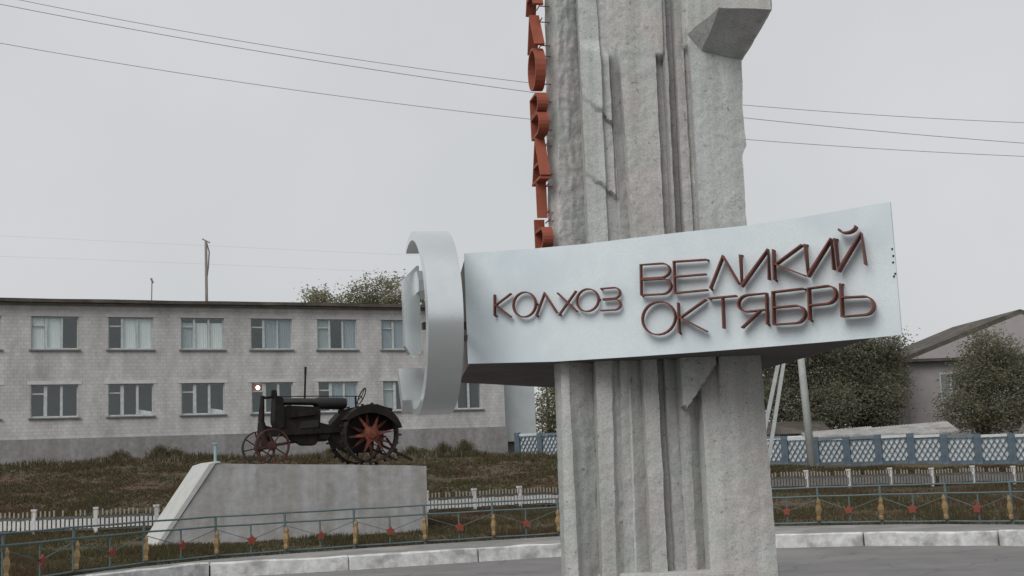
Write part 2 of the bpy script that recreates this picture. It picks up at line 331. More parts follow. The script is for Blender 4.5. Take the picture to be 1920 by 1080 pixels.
def ribbon(bm, pts, closed, w, f, dep):
    # a strip of thickness w following 2d points, f(a, b, d) maps to 3d, extruded from 0 to dep
    n = len(pts); L_, R_ = [], []
    for i in range(n):
        p0 = pts[i - 1] if (closed or i > 0) else pts[i]; p1 = pts[(i + 1) % n] if (closed or i < n - 1) else pts[i]
        dx, dy = p1[0] - p0[0], p1[1] - p0[1]; l = math.hypot(dx, dy) or 1
        nx, ny = -dy / l, dx / l; k = 1.0
        if 0 < i < n - 1 or closed:
            ax, ay = pts[i][0] - p0[0], pts[i][1] - p0[1]; la = math.hypot(ax, ay) or 1
            c = abs((-ay / la) * nx + (ax / la) * ny); k = min(2.2, 1 / max(c, 0.4))
        L_.append((pts[i][0] + nx * w / 2 * k, pts[i][1] + ny * w / 2 * k)); R_.append((pts[i][0] - nx * w / 2 * k, pts[i][1] - ny * w / 2 * k))
    V = [[bm.verts.new(f(p[0], p[1], d)) for p in (L_[i], R_[i]) for d in (0, dep)] for i in range(n)]
    for i in range(n if closed else n - 1):
        a, b = V[i], V[(i + 1) % n]
        for q in ((0, 1), (1, 3), (3, 2), (2, 0)): bm.faces.new((a[q[0]], a[q[1]], b[q[1]], b[q[0]]))
    if not closed:
        for a in (V[0], V[-1]): bm.faces.new((a[0], a[1], a[3], a[2]))
def bl(bm, w=0.01, seg=1):
    bmesh.ops.bevel(bm, geom=bm.edges[:], offset=w, segments=seg, affect='EDGES', clamp_overlap=True)

# ------------------------------------------------------------------ the ground
KERB = [(-400, 15.5), (0, 18.3), (205, 20.6), (390, 22.1), (720, 22.75), (1050, 23.9), (1250, 24.0), (1460, 23.55), (1715, 22.7), (2000, 20.8), (2400, 17.0)]
FENCE_V = [(-400, 1165), (0, 1097), (205, 1066), (408, 1045), (715, 1023), (1045, 1003), (1250, 992), (1460, 984), (1715, 980), (2000, 981), (2400, 990)]
def kerb_pt(u, z=0.0):
    Y = lerp_list(KERB, u); d = ray(u, 900); return Vector((d.x / d.y * Y, Y, z))
def fence_pt(u): return G(u, lerp_list(FENCE_V, u), 0.26)
PICK = [(-900, 30, 1028), (-100, 30.5, 1006), (250, 31, 996), (560, 33, 976), (860, 35, 958), (1040, 36.5, 950), (1250, 38.5, 934), (1450, 40, 918), (1715, 41, 912), (2300, 43, 896), (3000, 45, 880)]
CREST = [(-900, 50, 905), (-100, 52, 882), (230, 53, 868), (600, 55, 864), (900, 58, 858), (1040, 58, 858), (1250, 55, 868), (1450, 52, 875), (1715, 50, 878), (2300, 50, 866), (3000, 52, 850)]
def tri_pt(tab, u):
    Y = lerp_list([(a, b) for a, b, c in tab], u); v = lerp_list([(a, c) for a, b, c in tab], u); return P(u, v, Y)
us = [-900 + i * 20 for i in range(196)]
rows = []
rows.append([kerb_pt(u, -0.12) + Vector((0, 0.2, 0)) for u in us])
rows.append([kerb_pt(u, 0.16) + Vector((0, 0.2, 0)) for u in us])
def flat_dir(u):
    d = fence_pt(u) - kerb_pt(u); d.z = 0; return d.normalized()
rows.append([kerb_pt(u, 0.17) + flat_dir(u) * 1.2 for u in us])
rows.append([fence_pt(u) + Vector((0, 0, -0.04)) for u in us])
def mixrow(ra, rb, t): return [a.lerp(b, t) for a, b in zip(ra, rb)]
pr = [tri_pt(PICK, u) for u in us]; cr = [tri_pt(CREST, u) for u in us]
for t in (0.25, 0.5, 0.75): rows.append(mixrow(rows[3], pr, t))
r3 = rows[3]; rows.append(pr)
for t in (0.15, 0.3, 0.45, 0.6, 0.75, 0.88): 
    rr = mixrow(pr, cr, t)
    for p in rr: p.z += -0.25 * math.sin(math.pi * t)
    rows.append(rr)
rows.append(cr)
rows.append([p + Vector((0, 6, 0.12)) for p in cr]); rows.append([p + Vector((0, 30, 0.2)) for p in cr])
rows.append([Vector((p.x * 4, 250, 2.5)) for p in cr]); rows.append([Vector((p.x * 40, 2000, 3)) for p in cr])
verts = []; faces = []
for j, rr in enumerate(rows):
    for i, p in enumerate(rr):
        a = 0.0 if j < 4 else (0.05 if j < 8 else (0.12 if j < 17 else 0))
        verts.append((p.x, p.y, p.z + a * noise.noise(Vector((p.x * 0.6, p.y * 0.6, 1)))))
nu = len(us)
for j in range(len(rows) - 1):
    for i in range(nu - 1): faces.append((j * nu + i, j * nu + i + 1, (j + 1) * nu + i + 1, (j + 1) * nu + i))
me = bpy.data.meshes.new('ground'); me.from_pydata(verts, [], faces); me.polygons.foreach_set('use_smooth', [True] * len(me.polygons))
link('ground', me, None, 'soil', kind='structure')
BVH = BVHTree.FromPolygons([Vector(v) for v in verts], faces)
def gz(x, y):
    h = BVH.ray_cast(Vector((x, y, 60)), Vector((0, 0, -1)))
    return h[0].z if h[0] else 0.0
bm = bmesh.new()
g0 = [bm.verts.new(p) for p in ((-600, -300, 0), (600, -300, 0), (600, 30, 0), (-600, 30, 0))]; bm.faces.new(g0)
link('road', fin(bm, 'road'), None, 'asphalt', kind='structure')
# cement strip behind the kerb
bm = bmesh.new(); prev = None; random.seed(3)
for u in range(-860, 2960, 20):
    k = kerb_pt(u, 0.0); d = (fence_pt(u) - k); d.z = 0; d.normalize()
    fl = (fence_pt(u) - k).length
    a = bm.verts.new((k.x + d.x * 0.17, k.y + d.y * 0.17, 0.205)); b = bm.verts.new((k.x + d.x * (fl - 0.25 + random.uniform(-.12, .12)), k.y + d.y * (fl - 0.25), 0.245))
    if prev: bm.faces.new((prev[0], a, b, prev[1]))
    prev = (a, b)
link('pavement', fin(bm, 'pavement'), None, 'pave', kind='structure')
# kerb stones
kerb = empty('kerb'); kerb['kind'] = 'structure'
def arcpath(fn, u0, u1, n=400):
    pts = [fn(u0 + (u1 - u0) * i / n) for i in range(n + 1)]; s = [0]
    for a, b in zip(pts, pts[1:]): s.append(s[-1] + (b - a).length)
    return pts, s
kp, ks = arcpath(lambda u: kerb_pt(u, 0), -380, 2300)
def at_s(pts, s, q):
    for i in range(len(s) - 1):
        if s[i + 1] >= q:
            t = (q - s[i]) / max(1e-9, s[i + 1] - s[i]); return pts[i].lerp(pts[i + 1], t)
    return pts[-1]
random.seed(8); q = 0.35; ln = 2.35
while q + ln < ks[-1]:
    a, b = at_s(kp, ks, q), at_s(kp, ks, q + ln - 0.014); q += ln
    bm = bmesh.new(); d = (b - a); l = d.length; ang = math.atan2(d.y, d.x)
    h = random.uniform(0.235, 0.265)
    mt = Matrix.Translation(a) @ Matrix.Rotation(ang + random.uniform(-.006, .006), 4, 'Z')
    box(bm, 0, l, random.uniform(-0.015, 0.015), 0.2, -0.05, h, mt)
    bmesh.ops.subdivide_edges(bm, edges=[e for e in bm.edges if (e.verts[0].co - e.verts[1].co).length > 0.7], cuts=9)
    bl(bm, 0.02)
    for v in bm.verts: v.co += Vector((noise.noise(v.co * 3), noise.noise(v.co * 3 + Vector((9, 0, 0))), noise.noise(v.co * 2.2 + Vector((0, 9, 0))))) * 0.018
    link('kerb_stone', fin(bm, 'kerb_stone'), kerb, 'whitewash')

# ------------------------------------------------------------------ the monument
mon = empty('welcome_monument', (1.15, 10.6, 0), 0, 'tall ribbed cement pillar carrying a pale blue sign and a hammer and sickle', 'monument')
MINV = Matrix.Translation((-1.15, -10.6, 0))
def mchild(name, bm_or_me, m, parent=None, smooth=False, label=None):
    me = fin(bm_or_me, name, smooth) if isinstance(bm_or_me, bmesh.types.BMesh) else bm_or_me
    if parent is None:
        me.transform(MINV); return link(name, me, mon, m, label=label)
    me.transform(MINV); return link(name, me, parent, m, label=label)
Y0 = 10.25
# breakpoints: (pixel column at row 0, pixel column at row 440), depth towards the viewer, roughness
UPB = [
    ((1022, 1029), -0.13, .3), ((1044, 1048), 0.00, .3),
    ((1046, 1050), 0.0, 1.6), ((1062, 1076), -0.045, 1.8), ((1081, 1100), -0.125, 1.3),
    ((1083, 1103), 0.0, .4), ((1118, 1138), 0.055, .4),
    ((1121, 1142), 0.02, .6), ((1136, 1160), -0.005, .6),
    ((1138, 1164), 0.03, .5), ((1150, 1182), -0.02, .5),
    ((1153, 1186), 0.035, .4), ((1223, 1245), 0.02, .4),
    ((1226, 1248), -0.065, .4), ((1238, 1258), -0.065, .4),
    ((1241, 1261), 0.05, .3), ((1245, 1266), 0.045, .3),
    ((1248, 1269), -0.075, .3), ((1258, 1280), -0.075, .3),
    ((1261, 1283), 0.035, .3), ((1276, 1300), 0.01, .4),
    ((1279, 1302), -0.04, .5), ((1284, 1309), -0.03, .8),
    ((1287, 1312), 0.04, .5), ((1384, 1400), 0.02, .4)]
LOB = [  # columns at rows 690 and 1050
    ((1040, 1053), -0.13, .3), ((1052, 1059), 0.01, .4),
    ((1066, 1083), 0.03, .4), ((1078, 1092), -0.02, .6), ((1113, 1125), -0.12, .5),
    ((1116, 1128), 0.05, .4), ((1146, 1154), 0.045, .4),
    ((1152, 1163), 0.005, .5), ((1160, 1170), -0.01, .5),
    ((1162, 1173), 0.035, .4), ((1178, 1190), 0.01, .4),
    ((1181, 1193), 0.025, .5), ((1201, 1218), -0.035, .5),
    ((1204, 1221), 0.055, .4), ((1231, 1250), 0.05, .4),
    ((1234, 1253), -0.065, .4), ((1243, 1264), -0.065, .4),
    ((1246, 1267), 0.035, .3), ((1268, 1288), -0.03, .4),
    ((1273, 1293), 0.02, .4), ((1288, 1306), 0.01, .4), ((1306, 1324), -0.07, .4),
    ((1312, 1329), 0.06, .4), ((1345, 1356), 0.10, .4),
    ((1348, 1359), 0.10, .4), ((1425, 1454), 0.075, .4)]
def in_poly(x, y, poly):
    c = False; n = len(poly)
    for i in range(n):
        x0, y0 = poly[i]; x1, y1 = poly[i - 1]
        if (y0 > y) != (y1 > y) and x < (x1 - x0) * (y - y0) / (y1 - y0) + x0: c = not c
    return c
def below(u, v, a, b, soft=2.2):   # 1 below the slanted line a-b
    vl = a[1] + (b[1] - a[1]) * (u - a[0]) / (b[0] - a[0]); return sstep(-soft, soft, v - vl)
def relief(u, v, k, d, upper):
    if upper:
        if 5 <= k <= 8:    # stepped slabs of the second rib
            vj = v + 3.5 * noise.noise(Vector((u * 0.09, 2.0, 0))) + 2.5 * noise.noise(Vector((u * 0.3, 7.0, 0))); b1 = below(u, vj, (1085, 176), (1150, 240)); b2 = below(u, vj, (1097, 325), (1140, 360))
            top = sstep(80, 108, v + (u - 1120) * -0.3)
            side = 1 if k <= 6 else (0.75 if k == 7 else 0.45)
            tc_ = min(1.0, max(0.0, (u - 1084 - 0.045 * v) / 58.0)); lay = (0.16 * top * (1 - b1) + 0.085 * b1 * (1 - b2)) * (0.12 + 0.88 * tc_)
            d += lay * side
            if k >= 7: d = d * top + 0.028 * (1 - top)
        if 9 <= k <= 10:
            top = sstep(95, 150, v); d = d * top + 0.03 * (1 - top)
        if 13 <= k <= 14:
            o = sstep(102, 120, v + (u - 1237) * (u - 1237) * 0.12)
            d = d * o + ((0.03 if k == 13 else 0.075)) * (1 - o)
        if 12 == k: d += 0.0
        if 21 <= k <= 22:
            o = sstep(84, 100, v); d = d * o + 0.03 * (1 - o)
        if 17 <= k <= 18:
            o = sstep(-80, 60, v); d = d * (0.45 + 0.55 * o)
    else:
        if 19 <= k <= 22:
            w = [(1270, 600), (1341, 600), (1340, 684), (1286, 768), (1274, 760)]
            if in_poly(u, v, w): d = 0.135
            elif u > 1300 and k >= 21 and v < 800: d = d * sstep(680, 800, v) + 0.03 * (1 - sstep(680, 800, v))
    return d
ZB, ZT, ZM = -0.1, 7.4, 2.93
rowsz = [ZB + (ZT - ZB) * i / 560 for i in range(561)]
def colx(pair, va, vb, z):
    a = P(pair[0], va, Y0); b = P(pair[1], vb, Y0); t = (z - a.z) / (b.z - a.z); return a.x + (b.x - a.x) * t
edgebump = [(-400, 0), (110, 2), (150, 2), (200, -0.5), (255, 3.5), (275, 5), (283, 0), (293, -3.5), (420, 0), (520, 0)]
NSEG = None; verts = []; faces = []
def build_side(tab, va, vb, z0, z1, upper):
    zs = [z for z in rowsz if z0 - 1e-6 <= z <= z1 + 1e-6]; grid = []
    seg = []
    for (p0, d0, r0), (p1, d1, r1) in zip(tab, tab[1:]):
        wpx = p1[1] - p0[1]; seg.append(1 if wpx <= 3.5 else max(2, int(wpx / 2.6)))
    for z in zs:
        xs = [colx(t[0], va, vb, z) for t in tab]; row = []
        for k in range(len(tab) - 1):
            n = seg[k]
            for i in range(n + (1 if k == len(tab) - 2 else 0)):
                t = i / n; x = xs[k] + (xs[k + 1] - xs[k]) * t
                d = tab[k][1] + (tab[k + 1][1] - tab[k][1]) * t; ro = tab[k][2] + (tab[k + 1][2] - tab[k][2]) * t
                u, v = PIX((x, Y0, z)); kk = k if i == 0 or n > 1 else k
                d = relief(u, v, kk, d, upper)
                if upper and k == len(tab) - 2: x += lerp_list(edgebump, v) / 234.0 * t ** 3
                q = Vector((x, d * 1.2, z))
                nn = noise.fractal(q * 9, 1.0, 2.0, 3) * 0.006 + noise.noise(q * 34) * 0.0032 * (0.4 + ro) + noise.noise(Vector((x * 22, d, z * 9))) * 0.007 * ro
                x2 = x + noise.noise(Vector((k * 3.1, 0, z * 5))) * 0.006 + noise.noise(Vector((k * 3.1, 4, z * 17))) * 0.003
                row.append((x2, Y0 - d - nn, z))
        grid.append(row)
    return grid
gl = build_side(LOB, 690, 1050, ZB, ZM, False); gu = build_side(UPB, 0, 440, ZM, ZT, True)
bm = bmesh.new()
for grid in (gl, gu):
    V = []
    for row in grid:
        r = [(row[0][0] + 0.42, Y0 + 1.15, row[0][2]), (row[0][0] + 0.16, Y0 + 0.62, row[0][2])] + row + [(row[-1][0] + 0.005, Y0 + 0.5, row[0][2]), (row[-1][0] - 0.2, Y0 + 1.15, row[0][2])]
        V.append([bm.verts.new(p) for p in r])
    for a, b in zip(V, V[1:]):
        n = len(a)
        for i in range(n): bm.faces.new((a[i], a[(i + 1) % n], b[(i + 1) % n], b[i]))
    bm.faces.new(V[0]); bm.faces.new(V[-1][::-1])
shaft = mchild('pillar_shaft', bm, ['cement', 'skycement'])
_inv = Vector((1.15, 10.6, 0))
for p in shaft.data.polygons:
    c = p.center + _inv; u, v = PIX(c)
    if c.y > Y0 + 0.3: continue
    if c.z > ZM and ((u > 1286 + 0.058 * v and v > 70) or (1083 + 0.045 * v < u < 1119 + 0.045 * v)): p.material_index = 1  # two upper facets get the painted-in sky tint

for p in shaft.data.polygons: p.use_smooth = True
try: shaft.data.set_sharp_from_angle(angle=math.radians(38))
except Exception: pass
# the angular boulder-like corbel at the upper right
def rock(pts, cuts, amp):
    b = bmesh.new()
    for p in pts: b.verts.new(p)
    bmesh.ops.convex_hull(b, input=b.verts[:])
    bmesh.ops.dissolve_limit(b, angle_limit=0.06, verts=b.verts[:], edges=b.edges[:])
    bmesh.ops.triangulate(b, faces=b.faces[:])
    for _ in range(cuts): bmesh.ops.subdivide_edges(b, edges=b.edges[:], cuts=1, use_grid_fill=True)
    for v in b.verts: v.co += Vector((noise.noise(v.co * 7), noise.noise(v.co * 7 + Vector((5, 0, 0))), noise.noise(v.co * 7 + Vector((0, 5, 0))))) * amp
    return b
bp = [P(1349, 14, Y0 - .46), P(1444, 18, Y0 - .46), P(1352, -170, Y0 - .46), P(1440, -170, Y0 - .46),
      P(1316, 95, Y0 - .05), P(1389, 112, Y0 - .02), P(1289, 62, Y0 - .05), P(1300, -40, Y0 - .06), P(1310, -200, Y0 - .06),
      P(1392, 112, Y0 + .35), P(1446, 20, Y0 + .35), P(1442, -170, Y0 + .35), P(1300, -170, Y0 + .35), P(1300, 60, Y0 + .35), P(1424, 58, Y0 - .2)]
mchild('carved_block', rock(bp, 4, 0.012), 'cement')
# rounded plinth below
bm = bmesh.new()
cx, cy = 1.24, 10.93
lathe(bm, [(-0.05, 0.88), (0.70, 0.87), (0.725, 0.862), (0.735, 0.84)], (cx, cy, 0), (0, 0, 1), 64)
mchild('plinth', bm, 'cement')

# ---- the sign: a box with a curved front
PATHS = [(860, 10.43), (873, 10.4), (950, 10.24), (1040, 10.07), (1120, 9.92), (1200, 9.78), (1300, 9.62), (1400, 9.44), (1500, 9.26), (1600, 9.07), (1685, 8.93), (1720, 8.86)]
def plan(u):
    Y = lerp_list(PATHS, u); d = ray(u, 560); return Vector((d.x / d.y * Y, Y))
NS = 60
sp = [plan(873 + (1685 - 873) * i / NS) for i in range(NS + 1)]
for _ in range(6): sp = [sp[0]] + [(sp[i - 1] + sp[i] * 2 + sp[i + 1]) / 4 for i in range(1, NS)] + [sp[-1]]
slen = [0]
for a, b in zip(sp, sp[1:]): slen.append(slen[-1] + (b - a).length)
def path_s(s):
    if s <= 0: a, b, t = sp[0], sp[1], s / slen[1]
    elif s >= slen[-1]: a, b, t = sp[-2], sp[-1], 1 + (s - slen[-1]) / (slen[-1] - slen[-2])
    else:
        for i in range(NS):
            if slen[i + 1] >= s: break
        a, b, t = sp[i], sp[i + 1], (s - slen[i]) / (slen[i + 1] - slen[i])
    i = min(range(NS + 1), key=lambda j: abs(slen[j] - s)); i0, i1 = max(0, i - 2), min(NS, i + 2)
    d = (sp[i1] - sp[i0]).normalized()
    return a + (b - a) * t, Vector((d.y, -d.x))     # the point and the outward normal
def sign3(s, z, off):
    p, n = path_s(s); return Vector((p.x + n.x * off, p.y + n.y * off, z))
def pix_sz(u, v, off=0.105):
    # where the sight line through a measured point meets the surface lying 'off' in front of the sign
    d = ray(u, v); lo, hi = -0.3, slen[-1] + 0.3
    for _ in range(40):
        m = (lo + hi) / 2; p = sign3(m, 0, off)
        if p.x / p.y < d.x / d.y: lo = m
        else: hi = m
    p = sign3(lo, 0, off); return lo, EYE + d.z / d.y * p.y
TOPV = [(860, 476), (873, 475), (1000, 466), (1100, 457), (1180, 447), (1290, 434), (1400, 423), (1500, 408), (1600, 390), (1673, 378), (1700, 373)]
BOTV = [(860, 683), (874, 682), (1040, 678), (1200, 668), (1300, 661), (1430, 651), (1550, 641), (1640, 633), (1697, 627), (1720, 624)]
def edge_z(s, tab):
    p, n = path_s(s); lo, hi = 840, 1740
    for _ in range(40):
        m = (lo + hi) / 2; d = ray(m, lerp_list(tab, m))
        if d.x / d.y < p.x / p.y: lo = m
        else: hi = m
    d = ray(lo, lerp_list(tab, lo)); return EYE + d.z / d.y * p.y
bm = bmesh.new(); NSX, NZX = 90, 14; gr = []; bot = []; top = []
for i in range(NSX + 1):
    s = slen[-1] * i / NSX; zb, zt = edge_z(s, BOTV), edge_z(s, TOPV); bot.append(zb); top.append(zt)
    gr.append([bm.verts.new(sign3(s, zb + (zt - zb) * j / NZX, 0.006 * noise.noise(Vector((s * 2.2, j * 0.25, 3))))) for j in range(NZX + 1)])
gb = [[bm.verts.new(sign3(slen[-1] * i / NSX, (bot, top)[j][i], -0.022)) for j in (0, 1)] for i in range(NSX + 1)]
for i in range(NSX):
    for j in range(NZX): bm.faces.new((gr[i][j], gr[i + 1][j], gr[i + 1][j + 1], gr[i][j + 1]))
    bm.faces.new((gb[i][0], gb[i][1], gb[i + 1][1], gb[i + 1][0]))
    bm.faces.new((gr[i][0], gb[i][0], gb[i + 1][0], gr[i + 1][0])); bm.faces.new((gr[i][NZX], gr[i + 1][NZX], gb[i + 1][1], gb[i][1]))
for i in (0, NSX): bm.faces.new([gr[i][j] for j in range(NZX + 1)] + [gb[i][1], gb[i][0]])
sign = mchild('sign_panel', bm, 'signwhite', smooth=False)
for p in sign.data.polygons: p.use_smooth = True
try: sign.data.set_sharp_from_angle(angle=math.radians(40))
except Exception: pass
# underside, top and back of the box
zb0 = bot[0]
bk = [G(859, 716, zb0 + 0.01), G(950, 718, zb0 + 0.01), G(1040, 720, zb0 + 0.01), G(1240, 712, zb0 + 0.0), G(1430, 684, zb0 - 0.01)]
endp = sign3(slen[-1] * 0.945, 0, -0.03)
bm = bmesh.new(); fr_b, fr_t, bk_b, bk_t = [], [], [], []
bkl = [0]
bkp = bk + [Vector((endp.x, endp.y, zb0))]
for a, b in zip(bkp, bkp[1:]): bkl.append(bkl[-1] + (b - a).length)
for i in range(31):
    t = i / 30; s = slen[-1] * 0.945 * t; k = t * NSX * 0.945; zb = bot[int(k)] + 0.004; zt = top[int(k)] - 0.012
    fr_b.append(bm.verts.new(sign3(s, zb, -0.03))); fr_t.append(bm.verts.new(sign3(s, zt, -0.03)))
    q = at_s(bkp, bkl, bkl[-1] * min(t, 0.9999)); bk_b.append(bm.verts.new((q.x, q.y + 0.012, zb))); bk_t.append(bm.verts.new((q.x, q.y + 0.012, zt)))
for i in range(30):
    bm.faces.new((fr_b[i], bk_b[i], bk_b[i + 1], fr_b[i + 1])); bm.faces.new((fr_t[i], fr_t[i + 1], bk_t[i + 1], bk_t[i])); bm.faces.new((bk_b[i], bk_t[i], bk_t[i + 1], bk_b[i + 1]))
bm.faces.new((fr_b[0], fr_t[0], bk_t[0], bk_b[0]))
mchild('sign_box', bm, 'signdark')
# rivets along the ragged right edge
random.seed(2)
for i in range(5):
    bm = bmesh.new()
    z = bot[-1] + (top[-1] - bot[-1]) * (0.42 + 0.055 * i + random.uniform(-.02, .02)); c = sign3(slen[-1] - random.uniform(0.008, 0.02), z, 0.002); 
    lathe(bm, [(-0.004, 0.008), (0.004, 0.006)], c, (-0.6, -0.8, 0), 8)
    mchild('rivet', bm, 'iron', sign)

# ---- lettering
def arc(cx, cy, rx, ry, a0, a1, n=10): return [(cx + rx * math.cos(math.radians(a0 + (a1 - a0) * i / n)), cy + ry * math.sin(math.radians(a0 + (a1 - a0) * i / n))) for i in range(n + 1)]
GL = {
    'К': [([(0, 0), (0, 1)], 0), ([(1, 1), (0.06, 0.5), (1, 0)], 0)],
    'О': [(arc(.5, .5, .5, .5, 0, 345, 23), 1)],
    'Л': [([(0, 0), (.45, 1), (1, 0)], 0)],
    'А': [([(0, 0), (.5, 1), (1, 0)], 0), ([(.2, .36), (.8, .36)], 0)],
    'Х': [([(0, 0), (1, 1)], 0), ([(0, 1), (1, 0)], 0)],
    'З': [([(0, 1)] + arc(.7, .76, .3, .24, 90, -90) + [(.12, .52)], 0), ([(.12, .48)] + arc(.7, .24, .3, .24, 90, -90) + [(0, 0)], 0)],
    'В': [([(0, 0), (0, 1)] + arc(.68, .77, .28, .23, 90, -90) + [(0, .54)], 0), ([(0, .5)] + arc(.72, .25, .28, .25, 90, -90) + [(0, 0)], 0)],
    'Е': [([(1, 1), (0, 1), (0, 0), (1, 0)], 0), ([(0, .52), (.97, .52)], 0)],
    'И': [([(0, 1), (0, 0), (1, 1), (1, 0)], 0)],
    'Й': [([(0, 1), (0, 0), (1, 1), (1, 0)], 0), (arc(.52, 1.26, .32, .16, 180, 360, 8), 0)],
    'Т': [([(0, 1), (1, 1)], 0), ([(.5, 1), (.5, 0)], 0)],
    'Я': [([(1, 0), (1, 1)] + arc(.34, .74, .34, .26, 90, 270) + [(1, .48)], 0), ([(.78, .48), (.1, 0)], 0)],
    'Б': [([(.96, 1), (0, 1), (0, 0)] + arc(.7, .26, .3, .26, -90, 90) + [(0, .52)], 0)],
    'Р': [([(0, 0), (0, 1)] + arc(.68, .73, .32, .27, 90, -90) + [(0, .46)], 0)],
    'Ь': [([(0, 1), (0, 0)] + arc(.72, .29, .28, .29, -90, 90) + [(0, .58)], 0)],
}
# measured corners of every letter: left-bottom, right-bottom, right-top, left-top
LET = [('К', (926, 592), (957, 594), (957, 550), (926, 552)), ('О', (961, 595), (1003, 593), (1003, 546), (961, 549)), ('Л', (1004, 592), (1043, 586), (1040, 548), (1003, 551)),
       ('Х', (1047, 590), (1081, 584), (1079, 545), (1044, 549)), ('О', (1080, 585), (1121, 582), (1121, 540), (1080, 543)), ('З', (1125, 582), (1163, 580), (1161, 538), (1125, 541)),
       ('В', (1201, 553), (1257, 550), (1257, 492), (1200, 496)), ('Е', (1264, 549), (1325, 543), (1323, 486), (1262, 490)), ('Л', (1330, 541), (1384, 532), (1384, 476), (1329, 483)),
       ('И', (1389, 535), (1440, 524), (1438, 467), (1386, 477)), ('К', (1450, 524), (1507, 516), (1502, 458), (1448, 467)), ('И', (1513, 516), (1561, 505), (1556, 447), (1507, 457)),
       ('Й', (1570, 506), (1621, 495), (1613, 436), (1563, 446)),
       ('О', (1203, 629), (1265, 625), (1265, 563), (1203, 567)), ('К', (1272, 624), (1324, 621), (1322, 561), (1270, 567)), ('Т', (1330, 617), (1381, 614), (1379, 554), (1327, 559)),
       ('Я', (1384, 615), (1437, 608), (1435, 549), (1382, 554)), ('Б', (1449, 608), (1508, 604), (1506, 540), (1447, 547)), ('Р', (1516, 600), (1567, 595), (1565, 533), (1514, 540)),
       ('Ь', (1577, 593), (1638, 588), (1634, 530), (1574, 531))]
for ch, bl_, br_, tr_, tl_ in LET:
    c = [pix_sz(*q, 0.022 + (0.036 if tl_[0] < 1190 else 0.05 + 0.04 * min(1, (tl_[0] - 1200) / 350))) for q in (bl_, br_, tr_, tl_)]
    def to_sz(a, b):
        lo = (c[0][0] + (c[1][0] - c[0][0]) * a, c[0][1] + (c[1][1] - c[0][1]) * a); hi = (c[3][0] + (c[2][0] - c[3][0]) * a, c[3][1] + (c[2][1] - c[3][1]) * a)
        return (lo[0] + (hi[0] - lo[0]) * b, lo[1] + (hi[1] - lo[1]) * b)
    bm = bmesh.new()
    dl = 0.036 if tl_[0] < 1190 else 0.05 + 0.04 * min(1, (tl_[0] - 1200) / 350)
    for pts, cl in GL[ch]: ribbon(bm, [to_sz(a, b) for a, b in pts], bool(cl), 0.0105, lambda s, z, d: sign3(s, z, 0.022 + d), dl)
    for a, b in ((0.05, 0.5), (0.95, 0.5)):
        s, z = to_sz(GL[ch][0][0][0][0], GL[ch][0][0][0][1]); beam(bm, sign3(s, z, -0.005), sign3(s, z, 0.03), 0.012)
    mchild('letter', bm, 'redletter', sign)
# vertical lettering standing off the pillar's left edge, facing left
aV = math.radians(11.5); nV = Vector((-math.cos(aV), -math.sin(aV), 0)); tV = Vector((math.sin(aV), -math.cos(aV), 0))
for ch, u, vc, ht in (('А', 1001, -12, 0.30), ('Л', 1004, 63, 0.285), ('О', 1007, 131, 0.335), ('В', 1012, 217, 0.335), ('А', 1014, 300, 0.33), ('Т', 1016, 374, 0.305), ('Ь', 1020, 436, 0.27)):
    c = P(u, vc, 10.3); wd = 0.30 if ch != 'Л' else 0.28
    if ch == 'Т': wd = 0.3
    bm = bmesh.new()
    def f3(a, b, d): return c + tV * (a - 0.5) * wd + Vector((0, 0, (b - 0.5) * ht)) + nV * (d - 0.04)
    def fm(a, b, d): return c + tV * a + Vector((0, 0, b)) + nV * (d - 0.04)
    for pts, cl in GL[ch]: ribbon(bm, [((a - .5) * wd, (b - .5) * ht) for a, b in pts], bool(cl), 0.022, fm, 0.085)
    for dz in (-0.36, 0.36):
        q = fm(0, dz * ht, 0); beam(bm, q, q + Vector((0.22, 0.06, 0)), 0.007)
        beam(bm, q - tV * 0.1, q + tV * 0.1, 0.007)
    mchild('letter', bm, 'orangeletter', shaft, label='orange red letter standing off the pillar edge')
# ---- hammer and sickle
aE = math.radians(13); nE = Vector((-math.cos(aE), -math.sin(aE), 0)); tE = Vector((math.sin(aE), -math.cos(aE), 0))
cE = P(776, 606, 10.45); DE = 0.275
def e3(a, b, d): return cE + tE * a + Vector((0, 0, b)) + nE * d
bm = bmesh.new(); n = 56; outer, inner = [], []
for i in range(n + 1):
    t = i / n; ang = math.radians(117 - (117 + 112) * t); R_ = 0.755
    th = 0.04 + 0.085 * math.sin(math.pi * min(1, t * 1.02)) ** 1.2
    outer.append((R_ * math.cos(ang), R_ * math.sin(ang))); inner.append(((R_ - th) * math.cos(ang), (R_ - th) * math.sin(ang)))
Vf = [[bm.verts.new(e3(*p, d)) for p in (outer[i], inner[i]) for d in (0, -DE)] for i in range(n + 1)]
for a, b in zip(Vf, Vf[1:]):
    for q in ((0, 1), (1, 3), (3, 2), (2, 0)): bm.faces.new((a[q[0]], a[q[1]], b[q[1]], b[q[0]]))
for a in (Vf[0], Vf[-1]): bm.faces.new((a[0], a[1], a[3], a[2]))
emb = mchild('sickle', bm, 'silver')
for p in emb.data.polygons: p.use_smooth = True
try: emb.data.set_sharp_from_angle(angle=math.radians(35))
except Exception: pass
bm = bmesh.new()
prism(bm, [(-0.24, -0.72), (-0.16, -0.62), (-0.36, -0.34), (-0.44, -0.40)], lambda p: e3(*p, 0.09), lambda p: e3(*p, -0.22))
mchild('sickle_handle', bm, 'silver', emb)
bm = bmesh.new()
prism(bm, [(0.085, -0.19), (0.085, 0.36), (-0.03, 0.47), (-0.05, 0.47), (-0.05, -0.25), (0.0, -0.28), (0.045, -0.26)], lambda p: e3(-0.06, p[1], p[0]), lambda p: e3(0.05, p[1], p[0]))
ham = mchild('hammer', bm, 'silver')
